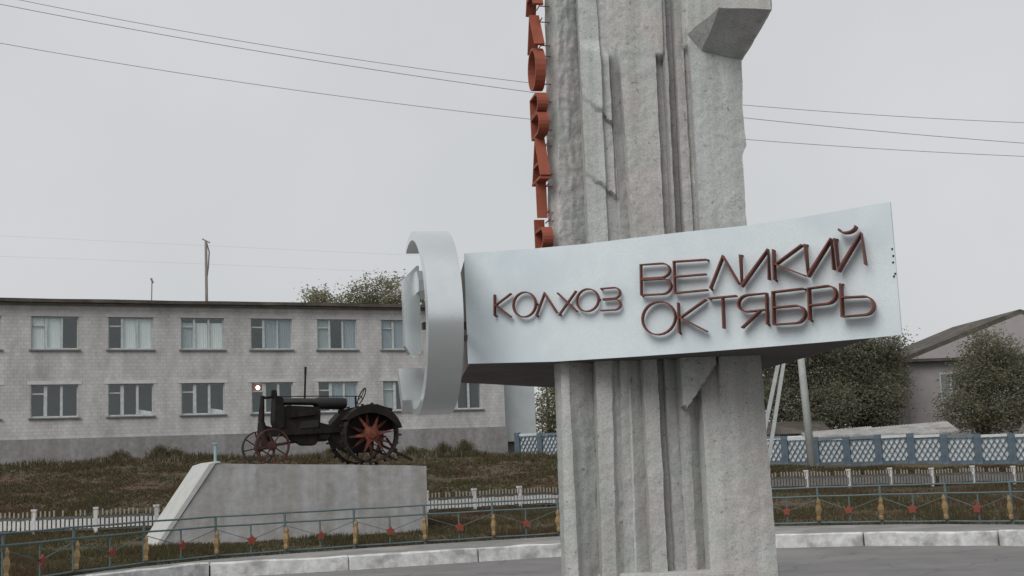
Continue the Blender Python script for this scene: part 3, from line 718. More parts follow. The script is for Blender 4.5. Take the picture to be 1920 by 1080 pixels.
bm = bmesh.new(); prism(bm, [(-0.3, 0.24), (0.2, 0.24), (0.2, 0.33), (0.1, 0.42), (-0.3, 0.42)], lambda p: e3(*p, -0.02), lambda p: e3(*p, -0.2)); mchild('hammer_head', bm, 'silver', ham)
bm = bmesh.new(); beam(bm, e3(-0.25, 0.25, -0.2), e3(0.62, -0.2, -0.3), 0.05); beam(bm, e3(-0.1, -0.3, -0.25), e3(-0.1, -0.7, -0.25), 0.05)
beam(bm, e3(-0.2, 0, -0.1), e3(-0.25, 0, -0.62), 0.06); mchild('support_strut', bm, 'signdark')

# ------------------------------------------------------------------ tractor pedestal
TH = math.radians(25); EX = Vector((math.cos(TH), math.sin(TH), 0)); EY = Vector((-math.sin(TH), math.cos(TH), 0))
pa = P(405, 868, 27.0); pc = P(292, 1024, 27.0 - 0.35)
def on_front(u, v):
    # the front wall's vertical plane through pa along EX
    d = ray(u, v); k = (EX.y * pa.x - EX.x * pa.y) / (EX.y * d.x - EX.x * d.y)
    q = Vector((d.x * k, d.y * k, EYE + d.z * k)); r = q - pa; return r.dot(EX), q.z
poly = [on_front(296, 1030), on_front(405, 869), on_front(799, 873), on_front(803, 1010)]
sx0, sz0 = poly[0]
ped = empty('tractor_pedestal', (pa.x, pa.y, 0), TH, 'grey cement pedestal with a sloping left end under the old tractor', 'pedestal')
DP = 1.75
bm = bmesh.new()
fp = [(poly[0][0], -0.4), (poly[0][0], poly[0][1]), (poly[1][0], poly[1][1]), (poly[2][0], poly[2][1]), (poly[3][0], -0.4)]
fp = [(-1.62, 0.1), (0, poly[1][1]), (poly[2][0], poly[2][1]), (poly[2][0], 0.1)]
fp[0] = (poly[0][0] - 0.1, poly[0][1] - 0.16)
prism(bm, fp, lambda p: Vector((p[0], 0, p[1])), lambda p: Vector((p[0], DP, p[1])))
bmesh.ops.subdivide_edges(bm, edges=bm.edges[:], cuts=14, use_grid_fill=True)
bmesh.ops.triangulate(bm, faces=[f for f in bm.faces if len(f.verts) > 4])
for v in bm.verts: v.co += Vector((noise.noise(v.co * 2), noise.noise(v.co * 1.6 + Vector((3, 0, 0))), noise.noise(v.co * 1.3 + Vector((0, 3, 0))))) * 0.018
link('block', fin(bm, 'block'), ped, 'pedestal')
bm = bmesh.new()   # pale coping lying on the slope
a0 = Vector((fp[0][0], 0, fp[0][1])); a1 = Vector((0, 0, fp[1][1])); nn = Vector((-(a1 - a0).z, 0, (a1 - a0).x)).normalized()
cp = [a0 + nn * 0.005, a1 + nn * 0.005]
pts2 = [(a0.x, a0.z), (a1.x - 0.02, a1.z), (a1.x + 0.10, a1.z + 0.012), (a1.x + 0.06, a1.z + 0.05), (a1.x - 0.14, a1.z - 0.005), (a0.x - 0.07, a0.z + 0.05)]
prism(bm, pts2, lambda p: Vector((p[0], -0.03, p[1])), lambda p: Vector((p[0], DP + 0.05, p[1])))
link('ramp_coping', fin(bm, 'ramp_coping'), ped, 'rampwhite')
slope_tan = (poly[2][1] - poly[1][1]) / poly[2][0]
# short teal post on the corner
bm = bmesh.new(); tube(bm, [(0, 0, 0), (0, 0, 0.40)], 0.032, 10); box(bm, -0.05, 0.05, -0.05, 0.05, 0.40, 0.43)
po = link('marker_post', fin(bm, 'marker_post'), None, 'paleteal', label='short pale teal post at the top of the pedestal slope', cat='post')
po.location = pa + EX * 0.06 + EY * 0.35 + Vector((0, 0, 0.0))

# ------------------------------------------------------------------ tractor (local x to the right along the pedestal, y away, z up)
tor = pa + EX * on_front(600, 870)[0] + EY * (DP * 0.5)
tilt = math.atan(slope_tan)
trac = link('old_tractor', None, label='old black tractor with rust red spoked iron wheels on the grey pedestal', cat='tractor')
trac.rotation_euler = (Matrix.Rotation(TH, 3, 'Z') @ Matrix.Rotation(-tilt, 3, 'Y')).to_euler()
trac.location = (tor.x, tor.y, poly[1][1] + slope_tan * on_front(600, 870)[0] + 0.01)
trac.location += EX * 0.19
trac.empty_display_size = 0.3
def T(u, v, y=0.0): return Vector(((u - 600) / 83.5 + (y + 0.0) * 0.27, y, (869.5 + (u - 600) * 0.018 - v) / 84.0))
def part(name, bm, m, parent=None, smooth=False, label=None):
    me = fin(bm, name, smooth); o = link(name, me, parent or trac, m, label=label)
    if smooth:
        try: me.set_sharp_from_angle(angle=math.radians(40))
        except Exception: pass
    return o
def wheel(c, r, w, nsp, spoke_mat, rim_mat, twin, hubr, lug):
    bm = bmesh.new(); n = 40; ring = []
    for k in range(n):
        a = 2 * math.pi * k / n
        ring.append([bm.verts.new(c + Vector((math.cos(a) * rr, yy, math.sin(a) * rr))) for rr, yy in ((r, -w / 2), (r, w / 2), (r - 0.03, w / 2), (r - 0.03, -w / 2))])
    for k in range(n):
        a, b = ring[k], ring[(k + 1) % n]
        for q in range(4): bm.faces.new((a[q], a[(q + 1) % 4], b[(q + 1) % 4], b[q]))
    wh = part('wheel', bm, rim_mat, smooth=True)
    outer_ = []
    bm = bmesh.new()
    for k in range(nsp):
        a = 2 * math.pi * (k + 0.3) / nsp; yy = (w * 0.34 * (1 if k % 2 else -1)) if twin else 0
        p0 = c + Vector((math.cos(a) * hubr * 0.8, yy * 1.2, math.sin(a) * hubr * 0.8)); p1 = c + Vector((math.cos(a) * (r - 0.02), yy * 0.6, math.sin(a) * (r - 0.02)))
        if twin: pe = p1; p1 = p0.lerp(p1, 0.70 + 0.12 * math.sin(k * 2.3)); outer_.append((p1, pe))
        if twin:
            dr = Vector((math.cos(a), 0, math.sin(a))); tg = Vector((-math.sin(a), 0, math.cos(a)))
            pl = [p0 + tg * 0.048, p0 - tg * 0.048, p1 - tg * 0.014, p1 + tg * 0.014]
            va = [bm.verts.new(p + Vector((0, -0.008, 0))) for p in pl]; vb = [bm.verts.new(p + Vector((0, 0.008, 0))) for p in pl]
            bm.faces.new(va); bm.faces.new(vb[::-1])
            for i in range(4): bm.faces.new((va[i], vb[i], vb[(i + 1) % 4], va[(i + 1) % 4]))
        else: tube(bm, [p0, p1], 0.016, 6)
    part('spokes', bm, spoke_mat, wh)
    if outer_:
        bm = bmesh.new()
        for p1, pe in outer_: beam(bm, p1 - (pe - p1) * 0.25, pe, 0.016, 0.045, up=(0, 1, 0))
        part('spoke_ends', bm, 'rustdark', wh)['kind'] = 'stuff'
    bm = bmesh.new(); lathe(bm, [(-w * 0.62, hubr * 0.55), (-w * 0.5, hubr * 0.62), (-w * 0.45, hubr), (w * 0.45, hubr), (w * 0.55, hubr * 0.6)], c, (0, 1, 0), 16)
    part('hub', bm, spoke_mat, wh)
    if lug:
        bm = bmesh.new()
        for k in range(24):
            a = 2 * math.pi * k / 24; yy = w * 0.28 * (1 if k % 2 else -1)
            q = c + Vector((math.cos(a) * (r + 0.03), yy, math.sin(a) * (r + 0.03)))
            mt = Matrix.Translation(q) @ Matrix.Rotation(-a, 4, 'Y'); box(bm, -0.045, 0.04, -w * 0.2, w * 0.2, -0.02, 0.02, mt)
        part('lugs', bm, rim_mat, wh)['kind'] = 'stuff'
YF, YR = 0.62, 0.52
for yy in (-YF, YF):
    wheel(Vector((T(515, 834, -YF).x, yy, 0.375)), 0.375, 0.11, 8, 'rustwheel', 'iron' if yy > 0 else 'rustwheel', False, 0.10, False)
for yy in (-YR, YR):
    wheel(Vector((T(700, 812, -YR).x, yy, 0.675)), 0.63, 0.26, 12, 'rust' if yy < 0 else 'rustdark', 'rustrim', True, 0.17, True)
def sidebox(name, uv, y0, y1, m, bev=0.02, smooth=False, parent=None, label=None):
    bm = bmesh.new(); prism(bm, uv, lambda p: T(p[0], p[1], 0) + Vector((0, y0, 0)), lambda p: T(p[0], p[1], 0) + Vector((0, y1, 0)))
    if bev: bl(bm, bev, 2)
    return part(name, bm, m, parent, smooth, label)
sidebox('engine_block', [(526, 764), (540, 760), (598, 762), (600, 790), (602, 806), (596, 818), (522, 810)], -0.17, 0.17, 'black')
sidebox('oil_pan', [(536, 806), (596, 806), (598, 826), (592, 834), (568, 834), (558, 826), (536, 818)], -0.14, 0.14, 'black')
sidebox('clutch_housing', [(594, 790), (620, 796), (624, 812), (616, 826), (600, 826), (594, 815)], -0.2, 0.2, 'black', 0.04)
sidebox('gearbox', [(616, 800), (642, 772), (690, 768), (706, 790), (706, 846), (662, 850), (640, 840), (622, 826)], -0.17, 0.17, 'black', 0.03)
sidebox('manifold', [(545, 766), (590, 768), (590, 778), (540, 784)], -0.25, -0.15, 'black', 0.015)
sidebox('air_cleaner', [(560, 790), (596, 786), (596, 802), (556, 806)], -0.26, -0.16, 'hood', 0.03)
# hood / fuel tank: a long rounded tank with a slit under it
bm = bmesh.new(); prof = []
n = 14
for i, u in enumerate((524, 530, 646, 651)):
    sc = 0.86 if i in (0, 3) else 1.0; c = T(u, 756, 0); ring = []
    for k in range(n):
        a = 2 * math.pi * k / n; ca, sa = math.cos(a), math.sin(a)
        hz = (0.135 if u > 590 else (0.105 if sa > 0 else 0.045)) * sc
        ring.append(bm.verts.new(c + Vector((0, math.copysign(abs(ca) ** 0.7, ca) * 0.21 * sc, 0.02 + math.copysign(abs(sa) ** 0.8, sa) * hz))))
    prof.append(ring)
mid = []
for u, full in ((592, 0), (597, 1)):
    c = T(u, 756, 0); ring = []
    for k in range(n):
        a = 2 * math.pi * k / n; ca, sa = math.cos(a), math.sin(a); hz = 0.105 if sa > 0 else (0.135 if full else 0.045)
        if full and sa > 0: hz = 0.135
        ring.append(bm.verts.new(c + Vector((0, math.copysign(abs(ca) ** 0.7, ca) * 0.21, 0.02 + math.copysign(abs(sa) ** 0.8, sa) * hz))))
    mid.append(ring)
allr = prof[:2] + mid + prof[2:]
for a, b in zip(allr, allr[1:]):
    for k in range(n): bm.faces.new((a[k], a[(k + 1) % n], b[(k + 1) % n], b[k]))
bm.faces.new(allr[0][::-1]); bm.faces.new(allr[-1])
part('fuel_tank', bm, 'hood', smooth=True)
sidebox('tank_bracket', [(598, 768), (603, 768), (603, 800), (598, 800)], -0.05, 0.0, 'iron', 0)
sidebox('tank_bracket', [(640, 766), (656, 766), (660, 800), (644, 800)], -0.12, 0.12, 'black', 0.01)
rad = sidebox('radiator', [(514, 742), (527, 744), (532, 770), (532, 800), (520, 808), (513, 790)], -0.22, 0.22, 'black', 0.02)
sidebox('radiator_cap', [(510, 731), (519, 731), (520, 745), (509, 745)], -0.05, 0.05, 'black', 0.01, parent=rad)
sidebox('side_rail', [(500, 806), (640, 800), (640, 810), (500, 818)], -0.24, -0.17, 'black', 0.008)
sidebox('side_rail', [(500, 806), (640, 800), (640, 810), (500, 818)], 0.17, 0.24, 'black', 0.008)
bm = bmesh.new()   # tapering front steering pedestal
for a, b, w0, w1 in (((493, 742), (492, 790), 0.045, 0.075), ((492, 790), (500, 836), 0.075, 0.19)):
    tube(bm, [T(*a), T(*b)], [w0, w1], 12)
tube(bm, [T(492, 746), T(512, 744)], 0.03, 8)
tube(bm, [T(494, 800), T(516, 806)], 0.06, 8)
part('steering_pedestal', bm, 'black', smooth=True)
bm = bmesh.new(); xa = T(515, 834, -YF).x
tube(bm, [(xa, -YF, 0.36), (xa, YF, 0.36)], 0.045, 10); box(bm, xa - 0.16, xa + 0.10, -0.3, 0.3, 0.36, 0.47)
beam(bm, (xa, 0, 0.38), T(560, 826), 0.06); part('front_axle', bm, 'rustdark')
bm = bmesh.new(); tube(bm, [T(573, 750), T(573, 688)], 0.022, 10); tube(bm, [T(573, 700), T(573, 686)], 0.027, 10); part('exhaust_pipe', bm, 'black', smooth=True)
bm = bmesh.new(); c = T(684, 740); ax = Vector((-0.93, 0, 0.36)).normalized(); s1 = Vector((0, 1, 0)); s2 = ax.cross(s1)
ax2 = Vector((-0.97, 0.0, 0.22)).normalized()
tube(bm, [c + (s1 * math.cos(a * math.pi / 12) * 0.2 + s2 * math.sin(a * math.pi / 12) * 0.2) for a in range(24)], 0.014, 6, closed=True)
for k in range(3):
    a = k * 2 * math.pi / 3 + 0.5; tube(bm, [c, c + (s1 * math.cos(a) + s2 * math.sin(a)) * 0.2], 0.01, 6)
sw = part('steering_wheel', bm, 'black')
bm = bmesh.new(); tube(bm, [c, T(600, 741), T(500, 744)], 0.012, 6); tube(bm, [T(672, 741), T(674, 772)], 0.025, 8); part('steering_shaft', bm, 'black')
cr_ = Vector((T(700, 812, -YR).x, 0, 0.665))
for sgn in (-1, 1):
    bm = bmesh.new(); n = 26; sec = []
    y0, y1 = sgn * (YR + 0.17), sgn * (YR - 0.2)
    for i in range(n + 1):
        a = math.radians(14 + (152 - 14) * i / n); R_ = 0.70 - 0.02 * math.sin(a); sk = 0.05 + 0.15 * max(0.0, math.sin(math.pi * i / n)) ** 0.6
        sec.append([bm.verts.new(cr_ + Vector((math.cos(a) * rr * 1.03, y, math.sin(a) * rr * 0.99))) for rr, y in ((R_, y0), (R_, y1), (R_ * 0.3, y1), (R_ * 0.3, y1 + sgn * 0.02), (R_ - 0.03, y1 + sgn * 0.02), (R_ - 0.03, y0 - sgn * 0.012), (R_ - sk, y0 - sgn * 0.012), (R_ - sk, y0))])
    for a, b in zip(sec, sec[1:]):
        for q in range(8): bm.faces.new((a[q], a[(q + 1) % 8], b[(q + 1) % 8], b[q]))
    for a in (sec[0], sec[-1]): bm.faces.new(a)
    part('fender', bm, 'black')
bm = bmesh.new(); tube(bm, [(cr_.x, -YR, 0.665), (cr_.x, YR, 0.665)], 0.10, 12); part('rear_axle', bm, 'rustdark', smooth=True)
bm = bmesh.new(); lathe(bm, [(0, 0.12), (0.03, 0.2), (0.06, 0.215), (0.075, 0.21)], T(728, 768), (0.1, 0, 1), 16); beam(bm, T(690, 790), T(728, 768), 0.05, 0.02); part('seat', bm, 'black')
bm = bmesh.new(); beam(bm, T(722, 832), T(788, 862), 0.07, 0.05); beam(bm, T(700, 838), T(756, 862), 0.05, 0.04); beam(bm, T(735, 820), T(762, 852, 0.25), 0.04); part('drawbar', bm, 'rustdark')

# ------------------------------------------------------------------ two-storey brick building
bc = Vector((-0.66, 68.0, 0)); BL = empty('brick_building', (bc.x, bc.y, 0), TH, 'long two storey pale brick building with a flat dark eave behind the tractor', 'building')
ZG, ZP, ZW, ZE = 2.0, 3.97, 10.10, 10.36
WT = [2.32, 5.72, 9.1, 12.45, 15.82, 19.17, 22.55, 25.9, 29.25, 32.6, 35.95]
WW = 2.06; LEN = 40.0
lev = [(4.93, 6.44), (8.05, 9.58)]
bm = bmesh.new()
zs = [ZP, lev[0][0], lev[0][1], lev[1][0], lev[1][1], ZW]
xs = [-LEN]
for t in reversed(WT): xs += [-t - WW / 2, -t + WW / 2]
xs.append(0)
for i in range(len(xs) - 1):
    for j in range(len(zs) - 1):
        if i % 2 == 1 and j in (1, 3): continue
        box(bm, xs[i], xs[i + 1], 0, 0.42, zs[j], zs[j + 1])
bmesh.ops.remove_doubles(bm, verts=bm.verts[:], dist=1e-4)
fs = {}
for f in bm.faces: fs.setdefault(tuple(sorted(v.index for v in f.verts)), []).append(f)
bm.verts.index_update(); fs = {}
for f in bm.faces: fs.setdefault(tuple(sorted(v.index for v in f.verts)), []).append(f)
bmesh.ops.delete(bm, geom=[f for g in fs.values() if len(g) > 1 for f in g], context='FACES_ONLY')
link('wall', fin(bm, 'wall'), BL, 'brick')
bm = bmesh.new(); box(bm, -LEN, 0.06, -0.07, 0.42, 0.5, ZP - 0.004); link('plinth', fin(bm, 'plinth'), BL, 'plinth')
bm = bmesh.new(); box(bm, -LEN, 0.0, 3.2, 3.3, ZP, ZW); box(bm, -LEN, 0, 0.43, 3.2, 7.2, 7.3); box(bm, -LEN, 0, 0.43, 3.2, ZP + .02, ZP + 0.1); box(bm, -LEN, 0, 0.43, 3.2, ZW - 0.1, ZW - .01)
for t in WT: box(bm, -t - 1.74, -t - 1.6, 0.43, 3.2, ZP + .1, ZW - .1)
link('room', fin(bm, 'room'), BL, 'room')
bm = bmesh.new(); box(bm, -LEN, 0, 11.6, 12, 0.5, ZW); box(bm, -0.42, -0.004, 3.31, 11.6, 0.5, ZW); link('rear_wall', fin(bm, 'rear_wall'), BL, 'brick')
bm = bmesh.new(); box(bm, -LEN, 0.25, -0.16, 0.3, ZW + .002, ZW + 0.10); link('cornice', fin(bm, 'cornice'), BL, 'soffit')
bm = bmesh.new(); box(bm, -LEN - .2, 0.45, -0.42, 12.4, ZW + 0.104, ZE)
bmesh.ops.subdivide_edges(bm, edges=[e for e in bm.edges if (e.verts[0].co - e.verts[1].co).length > 20], cuts=60)
for v in bm.verts: v.co.z += noise.noise(Vector((v.co.x * 0.35, v.co.y, 0))) * 0.035
link('roof', fin(bm, 'roof'), BL, 'tarroof')
for t in WT:   # lintel bands above the openings, pale soldier course
    for z0, z1 in lev:
        bm = bmesh.new(); box(bm, -t - WW / 2 - 0.16, -t + WW / 2 + 0.16, -0.018, 0.1, z1 + 0.003, z1 + 0.17); link('lintel', fin(bm, 'lintel'), BL, 'lintel' if z0 < 7 else 'lintelgrey')
wcfg = {(5, 1): ('n', 'w', 'w'), (4, 1): ('g', 'w', 'w'), (3, 1): ('n', 'b', 'b'), (2, 1): ('g', 'n', 'g2'), (1, 1): ('b', 'b', 'b'), (0, 1): ('g', 'n', 'n'),
        (6, 1): ('w', 'w', 'n'), (7, 1): ('n', 'g', 'w'), (5, 0): ('n', 'n', 'low'), (4, 0): ('n', 'n', 'low'), (2, 0): ('n', 'b', 'b'), (1, 0): ('g', 'n', 'n')}
CM = {'w': 'curtain', 'b': 'curtainblue', 'g': 'curtaingrey', 'g2': 'curtainblue', 'low': 'curtain'}
random.seed(5)
for wi, t in enumerate(WT):
    for fl in (0, 1):
        z0, z1 = lev[fl]; x0, x1 = -t - WW / 2 + 0.005, -t + WW / 2 - 0.005
        fm = 'frame' if not (fl == 1 and wi == 99) else 'framegrey'
        bm = bmesh.new(); fy0, fy1 = 0.10, 0.17
        m1, m2 = x0 + 0.31 * WW, x0 + 0.645 * WW
        box(bm, x0, x0 + 0.05, fy0, fy1, z0, z1 - .003); box(bm, x1 - 0.05, x1, fy0, fy1, z0, z1 - .003)
        box(bm, x0 + .05, x1 - .05, fy0, fy1, z1 - 0.055, z1 - .003); box(bm, x0 + .05, x1 - .05, fy0, fy1, z0 + .002, z0 + 0.075)
        mw1 = 0.075 if fl == 0 else 0.055
        box(bm, m1 - mw1, m1 + mw1, fy0 - .012, fy1, z0 + .075, z1 - .055); box(bm, m2 - mw1 * .75, m2 + mw1 * .75, fy0 - .012, fy1, z0 + .075, z1 - .055)
        zt = z1 - 0.42; box(bm, x0 + .05, m1 - mw1, fy0, fy1, zt - 0.03, zt + 0.03)
        wo_ = link('window', fin(bm, 'window'), BL, fm)
        px = [(x0 + .05, m1 - mw1, z0 + .075, zt - .03), (x0 + .05, m1 - mw1, zt + .03, z1 - .055), (m1 + mw1, m2 - mw1 * .75, z0 + .075, z1 - .055), (m2 + mw1 * .75, x1 - .05, z0 + .075, z1 - .055)]
        for a, b, c_, d_ in px:
            bm = bmesh.new(); box(bm, a, b, fy0 + 0.03, fy0 + 0.036, c_, d_); link('pane', fin(bm, 'pane'), wo_, 'glass')
        bm = bmesh.new(); box(bm, x0 - 0.1, x1 + 0.1, -0.10, 0.095, z0 - 0.06, z0 - 0.004); link('sill', fin(bm, 'sill'), wo_, 'sill')
        cfg = wcfg.get((wi, fl), ('n', 'n', 'n')) if fl == 0 else wcfg.get((wi, fl), random.choice([('w', 'w', 'n'), ('n', 'b', 'g')]))
        lits = [(x0 + .02, m1), (m1, m2), (m2, x1 - .02)]
        for (a, b), k in zip(lits, cfg):
            if k == 'n': continue
            zb_, zt_ = z0 + 0.03, z1 - 0.04
            if k == 'low': zt_ = z0 + 0.32
            if wi == 4 and fl == 1: zt_ = z1 - 0.22
            bm = bmesh.new(); prev = None; nn_ = 26
            for i in range(nn_ + 1):
                x = a + (b - a) * i / nn_; y = 0.20 + 0.012 * math.sin(i * 1.9 + wi) + random.uniform(-.006, .006)
                v0, v1 = bm.verts.new((x, y, zb_)), bm.verts.new((x, y, zt_ - (0.12 * i / nn_ if k == 'low' else 0)))
                if prev: bm.faces.new((prev[0], v0, v1, prev[1]))
                prev = (v0, v1)
            link('curtain', fin(bm, 'curtain'), wo_, CM[k])
# whitewashed annex set back at the right end, with its porch
def B(u, v, yoff):
    # local building x, z of the sight line on the plane yoff behind the facade
    d = ray(u, v); c0 = bc + EY * yoff
    k = (EX.y * c0.x - EX.x * c0.y) / (EX.y * d.x - EX.x * d.y); q = Vector((d.x * k, d.y * k, 0)) - bc
    return q.dot(EX), EYE + d.z * k
ax1, _ = B(1004, 780, 0.9)
bm = bmesh.new(); box(bm, 0.01, ax1, 0.9, 11.5, 3.2, 9.2); link('annex_wall', fin(bm, 'annex_wall'), BL, 'annex')
bm = bmesh.new(); box(bm, 0.3, ax1, 1.3, 11.4, 1.5, 3.198); link('annex_recess', fin(bm, 'annex_recess'), BL, 'wood')
bm = bmesh.new(); box(bm, 0.02, 0.28, 0.75, 1.0, 1.5, 3.35); link('porch_post', fin(bm, 'porch_post'), BL, 'whitewash')
bm = bmesh.new(); box(bm, 0.3, ax1, 0.7, 1.25, 1.5, 2.62); link('porch_step', fin(bm, 'porch_step'), BL, 'tan')
# the lit lamp behind the small pane of one lower window
t = WT[3]; lx = -t - WW / 2 + 0.34; lz = lev[0][1] - 0.24
lamp = empty('room_lamp', BL.matrix_world @ Vector((0, 0, 0)), 0, 'small glowing lamp on a red board in the upper left pane above the tractor front', 'lamp')
lp = bc + EX * (lx - 0.02) + EY * 0.215; lamp.location = (lp.x, lp.y, lz); lamp.rotation_euler = (0, 0, TH)
bm = bmesh.new(); box(bm, -0.25, 0.25, 0.02, 0.045, -0.22, 0.2); link('lamp_board', fin(bm, 'lamp_board'), lamp, 'lampbox')
bm = bmesh.new(); bmesh.ops.create_uvsphere(bm, u_segments=16, v_segments=10, radius=0.095, matrix=Matrix.Translation((0.03, -0.03, 0)) @ Matrix.Diagonal((1, .5, 1, 1))); link('bulb', fin(bm, 'bulb', True), lamp, 'bulb')

# ------------------------------------------------------------------ low ornamental fence in front (pipe rails, yellow spindles, red stars)
fen = empty('ornamental_fence', fence_pt(600), 0, 'low grey teal pipe fence with yellow spindles and red stars along the kerb', 'fence')
FO = fence_pt(600)
def fchild(name, bm, m, label=None):
    for v in bm.verts: v.co -= FO
    return link(name, fin(bm, name), fen, m, label=label)
def yaw_mesh(o, p, ang): o.location = p - FO; o.rotation_euler = (0, 0, ang)
PU = [-255, -125, 5, 138, 270, 405, 535, 665, 797, 925, 1048, 1175, 1300, 1420, 1537, 1655, 1778, 1900, 2030, 2160]
fpts = [fence_pt(u) for u in PU]
def rail(z, r):
    bm = bmesh.new(); pts = []
    for a, b in zip(fpts, fpts[1:]): pts += [a + Vector((0, 0, z)), a.lerp(b, 0.5) + Vector((0, 0, z - 0.006))]
    tube(bm, pts + [fpts[-1] + Vector((0, 0, z))], r, 7); fchild('rail', bm, 'teal')
rail(0.73, 0.017); rail(0.555, 0.017); rail(0.03, 0.02)
bmy = bmesh.new()
sh = [(0, 0.035), (0.03, 0.06), (0.2, 0.035), (0.26, 0.045), (0.30, 0.075), (0.34, 0.05), (0.46, 0.03), (0.5, 0.012)]
lathe(bmy, [(z - 0.0, r) for z, r in [(0.02, 0.015), (0.05, 0.045), (0.10, 0.05), (0.13, 0.036), (0.24, 0.066), (0.30, 0.06), (0.36, 0.034), (0.42, 0.046), (0.49, 0.012)]], (0, 0, 0), (0, 0, 1), 4)
me_y = fin(bmy, 'yellow_spindle'); me_y.materials.append(M['yellow'])
bms = bmesh.new(); st = []
for k in range(10):
    a = math.radians(90 + 36 * k); r = 0.098 if k % 2 == 0 else 0.062; st.append((r * math.cos(a), r * math.sin(a)))
prism(bms, st, lambda p: Vector((p[0], -0.018, p[1])), lambda p: Vector((p[0], 0.018, p[1]))); me_s = fin(bms, 'red_star'); me_s.materials.append(M['starred'])
bmp = bmesh.new(); tube(bmp, [(0, 0, -0.3), (0, 0, 0.73)], 0.024, 8); me_p = fin(bmp, 'post'); me_p.materials.append(M['teal'])
bmh = bmesh.new(); tube(bmh, [(0, 0, 0.0), (0, 0, 0.555)], 0.016, 6); me_h = fin(bmh, 'hanger'); me_h.materials.append(M['teal'])
bw = bmesh.new()
for i, (a, b) in enumerate(zip(fpts, fpts[1:])):
    ang = math.atan2(b.y - a.y, b.x - a.x); m_ = a.lerp(b, 0.5)
    for nm, me_, p in (('post', me_p, a), ('yellow_spindle', me_y, a + Vector((0, 0, 0.03))), ('hanger', me_h, m_), ('red_star', me_s, m_ + Vector((0, 0, 0.27)))):
        if nm == 'yellow_spindle': p = p + Vector((math.sin(ang), -math.cos(ang), 0)) * 0.05
        if nm == 'red_star': p = p + Vector((math.sin(ang), -math.cos(ang), 0)) * 0.045
        o = link(nm, me_, fen); yaw_mesh(o, p, ang + (random.uniform(-.25, .25) if nm == 'red_star' else 0))
        if nm in ('red_star', 'yellow_spindle'): o.scale = (random.uniform(.85, 1.12), 1, random.uniform(.9, 1.06)); o.rotation_euler.y = random.uniform(-.07, .07)
    for q in (a, b): beam(bw, q + Vector((0, 0, 0.5)), m_ + Vector((0, 0, 0.27)), 0.012)
fchild('brace_wires', bw, 'teal')

# ------------------------------------------------------------------ white picket fence behind the pedestal
pk0 = tri_pt(PICK, 800); pf = empty('picket_fence', pk0, 0, 'low whitish picket fence with dark rails crossing behind the pedestal', 'fence')
kp2, ks2 = arcpath(lambda u: tri_pt(PICK, u), -420, 2200, 500)
def pkz(p): return gz(p.x, p.y)
q = 0.2; SP = 1.42; prevp = None; bm_t = bmesh.new(); bm_w = bmesh.new(); bm_g = bmesh.new(); nodes = []
while q < ks2[-1]:
    p = at_s(kp2, ks2, q); p = Vector((p.x, p.y, pkz(p))); nodes.append(p); q += SP
bmq = bmesh.new(); box(bmq, -0.045, 0.045, -0.045, 0.045, -0.3, 0.54); box(bmq, -0.06, 0.06, -0.06, 0.06, 0.54, 0.59); me_q = fin(bmq, 'post'); me_q.materials.append(M['picket'])
random.seed(11)
for a, b in zip(nodes, nodes[1:]):
    o = link('post', me_q, pf); o.location = a - pk0; ang = math.atan2(b.y - a.y, b.x - a.x); o.rotation_euler = (0, 0, ang)
    for z, hh in ((0.36, 0.06), (0.075, 0.05)):
        bm = bmesh.new(); beam(bm, a - pk0 + Vector((0, 0, z)), b - pk0 + Vector((0, 0, z)), 0.05, hh); link('rail', fin(bm, 'rail'), pf, 'raildark')
    n_ = 14
    for k in range(n_):
        p = a.lerp(b, (k + 0.6) / n_) - pk0 + Vector((0, 0, random.uniform(-.01, .01))); nrm = Vector((math.sin(ang), -math.cos(ang), 0)) * 0.035
        mt = Matrix.Translation(p + nrm) @ Matrix.Rotation(ang, 4, 'Z')
        if random.random() > 0.04: box(bm_w if PIX(a)[0] < 1250 else bm_g, -0.033, 0.033, -0.01, 0.01, 0.10, 0.325, mt)
        if random.random() > 0.08: box(bm_t, -0.018, 0.018, -0.01, 0.01, 0.395, 0.53 + random.uniform(-.02, .02), mt)
link('pickets', fin(bm_w, 'pickets'), pf, 'picket', kind='stuff'); link('pickets', fin(bm_g, 'pickets'), pf, 'raildark2', kind='stuff'); link('picket_tips', fin(bm_t, 'picket_tips'), pf, 'pickettan', kind='stuff')

# ------------------------------------------------------------------ blue lattice fence
LAT = [(955, 67.5, 862), (1042, 66.0, 857), (1250, 62, 866), (1445, 58.5, 873), (1715, 56, 877), (2000, 54.5, 872), (2300, 54, 866)]
lt0 = tri_pt(LAT, 1500); lf = empty('lattice_fence', lt0, 0, 'blue painted fence with pale diamond lattice panels in front of the sheds', 'fence')
lp_, ls_ = arcpath(lambda u: tri_pt(LAT, u), 972, 2250, 300)
q = 0; SPL = 1.37; nodes = []
while q < ls_[-1]:
    p = at_s(lp_, ls_, q); nodes.append(Vector((p.x, p.y, gz(p.x, p.y)))); q += SPL
def lattice_panel(w, h):
    b = bmesh.new(); st = 0.235
    n_ = int((w + h) / st) + 1
    for i in range(-n_, n_):
        for sg in (1, -1):
            # clip the diagonal x = i*st + sg*z*0.75 to the panel
            pts = []
            for k in range(41):
                z = h * k / 40; x = i * st + (z * 0.62 if sg > 0 else -z * 0.62) + (0 if sg > 0 else w)
                if -w / 2 <= x - w / 2 <= w / 2: pts.append((x - w / 2, z))
            if len(pts) > 2: beam(b, (pts[0][0], 0.012 * sg, pts[0][1]), (pts[-1][0], 0.012 * sg, pts[-1][1]), 0.022, 0.075, up=(0, 1, 0))
    return b
random.seed(21)
bmx = bmesh.new(); box(bmx, -0.15, 0.15, -0.09, 0.09, -0.4, 1.28); me_post = fin(bmx, 'post'); me_post.materials.append(M['blue'])
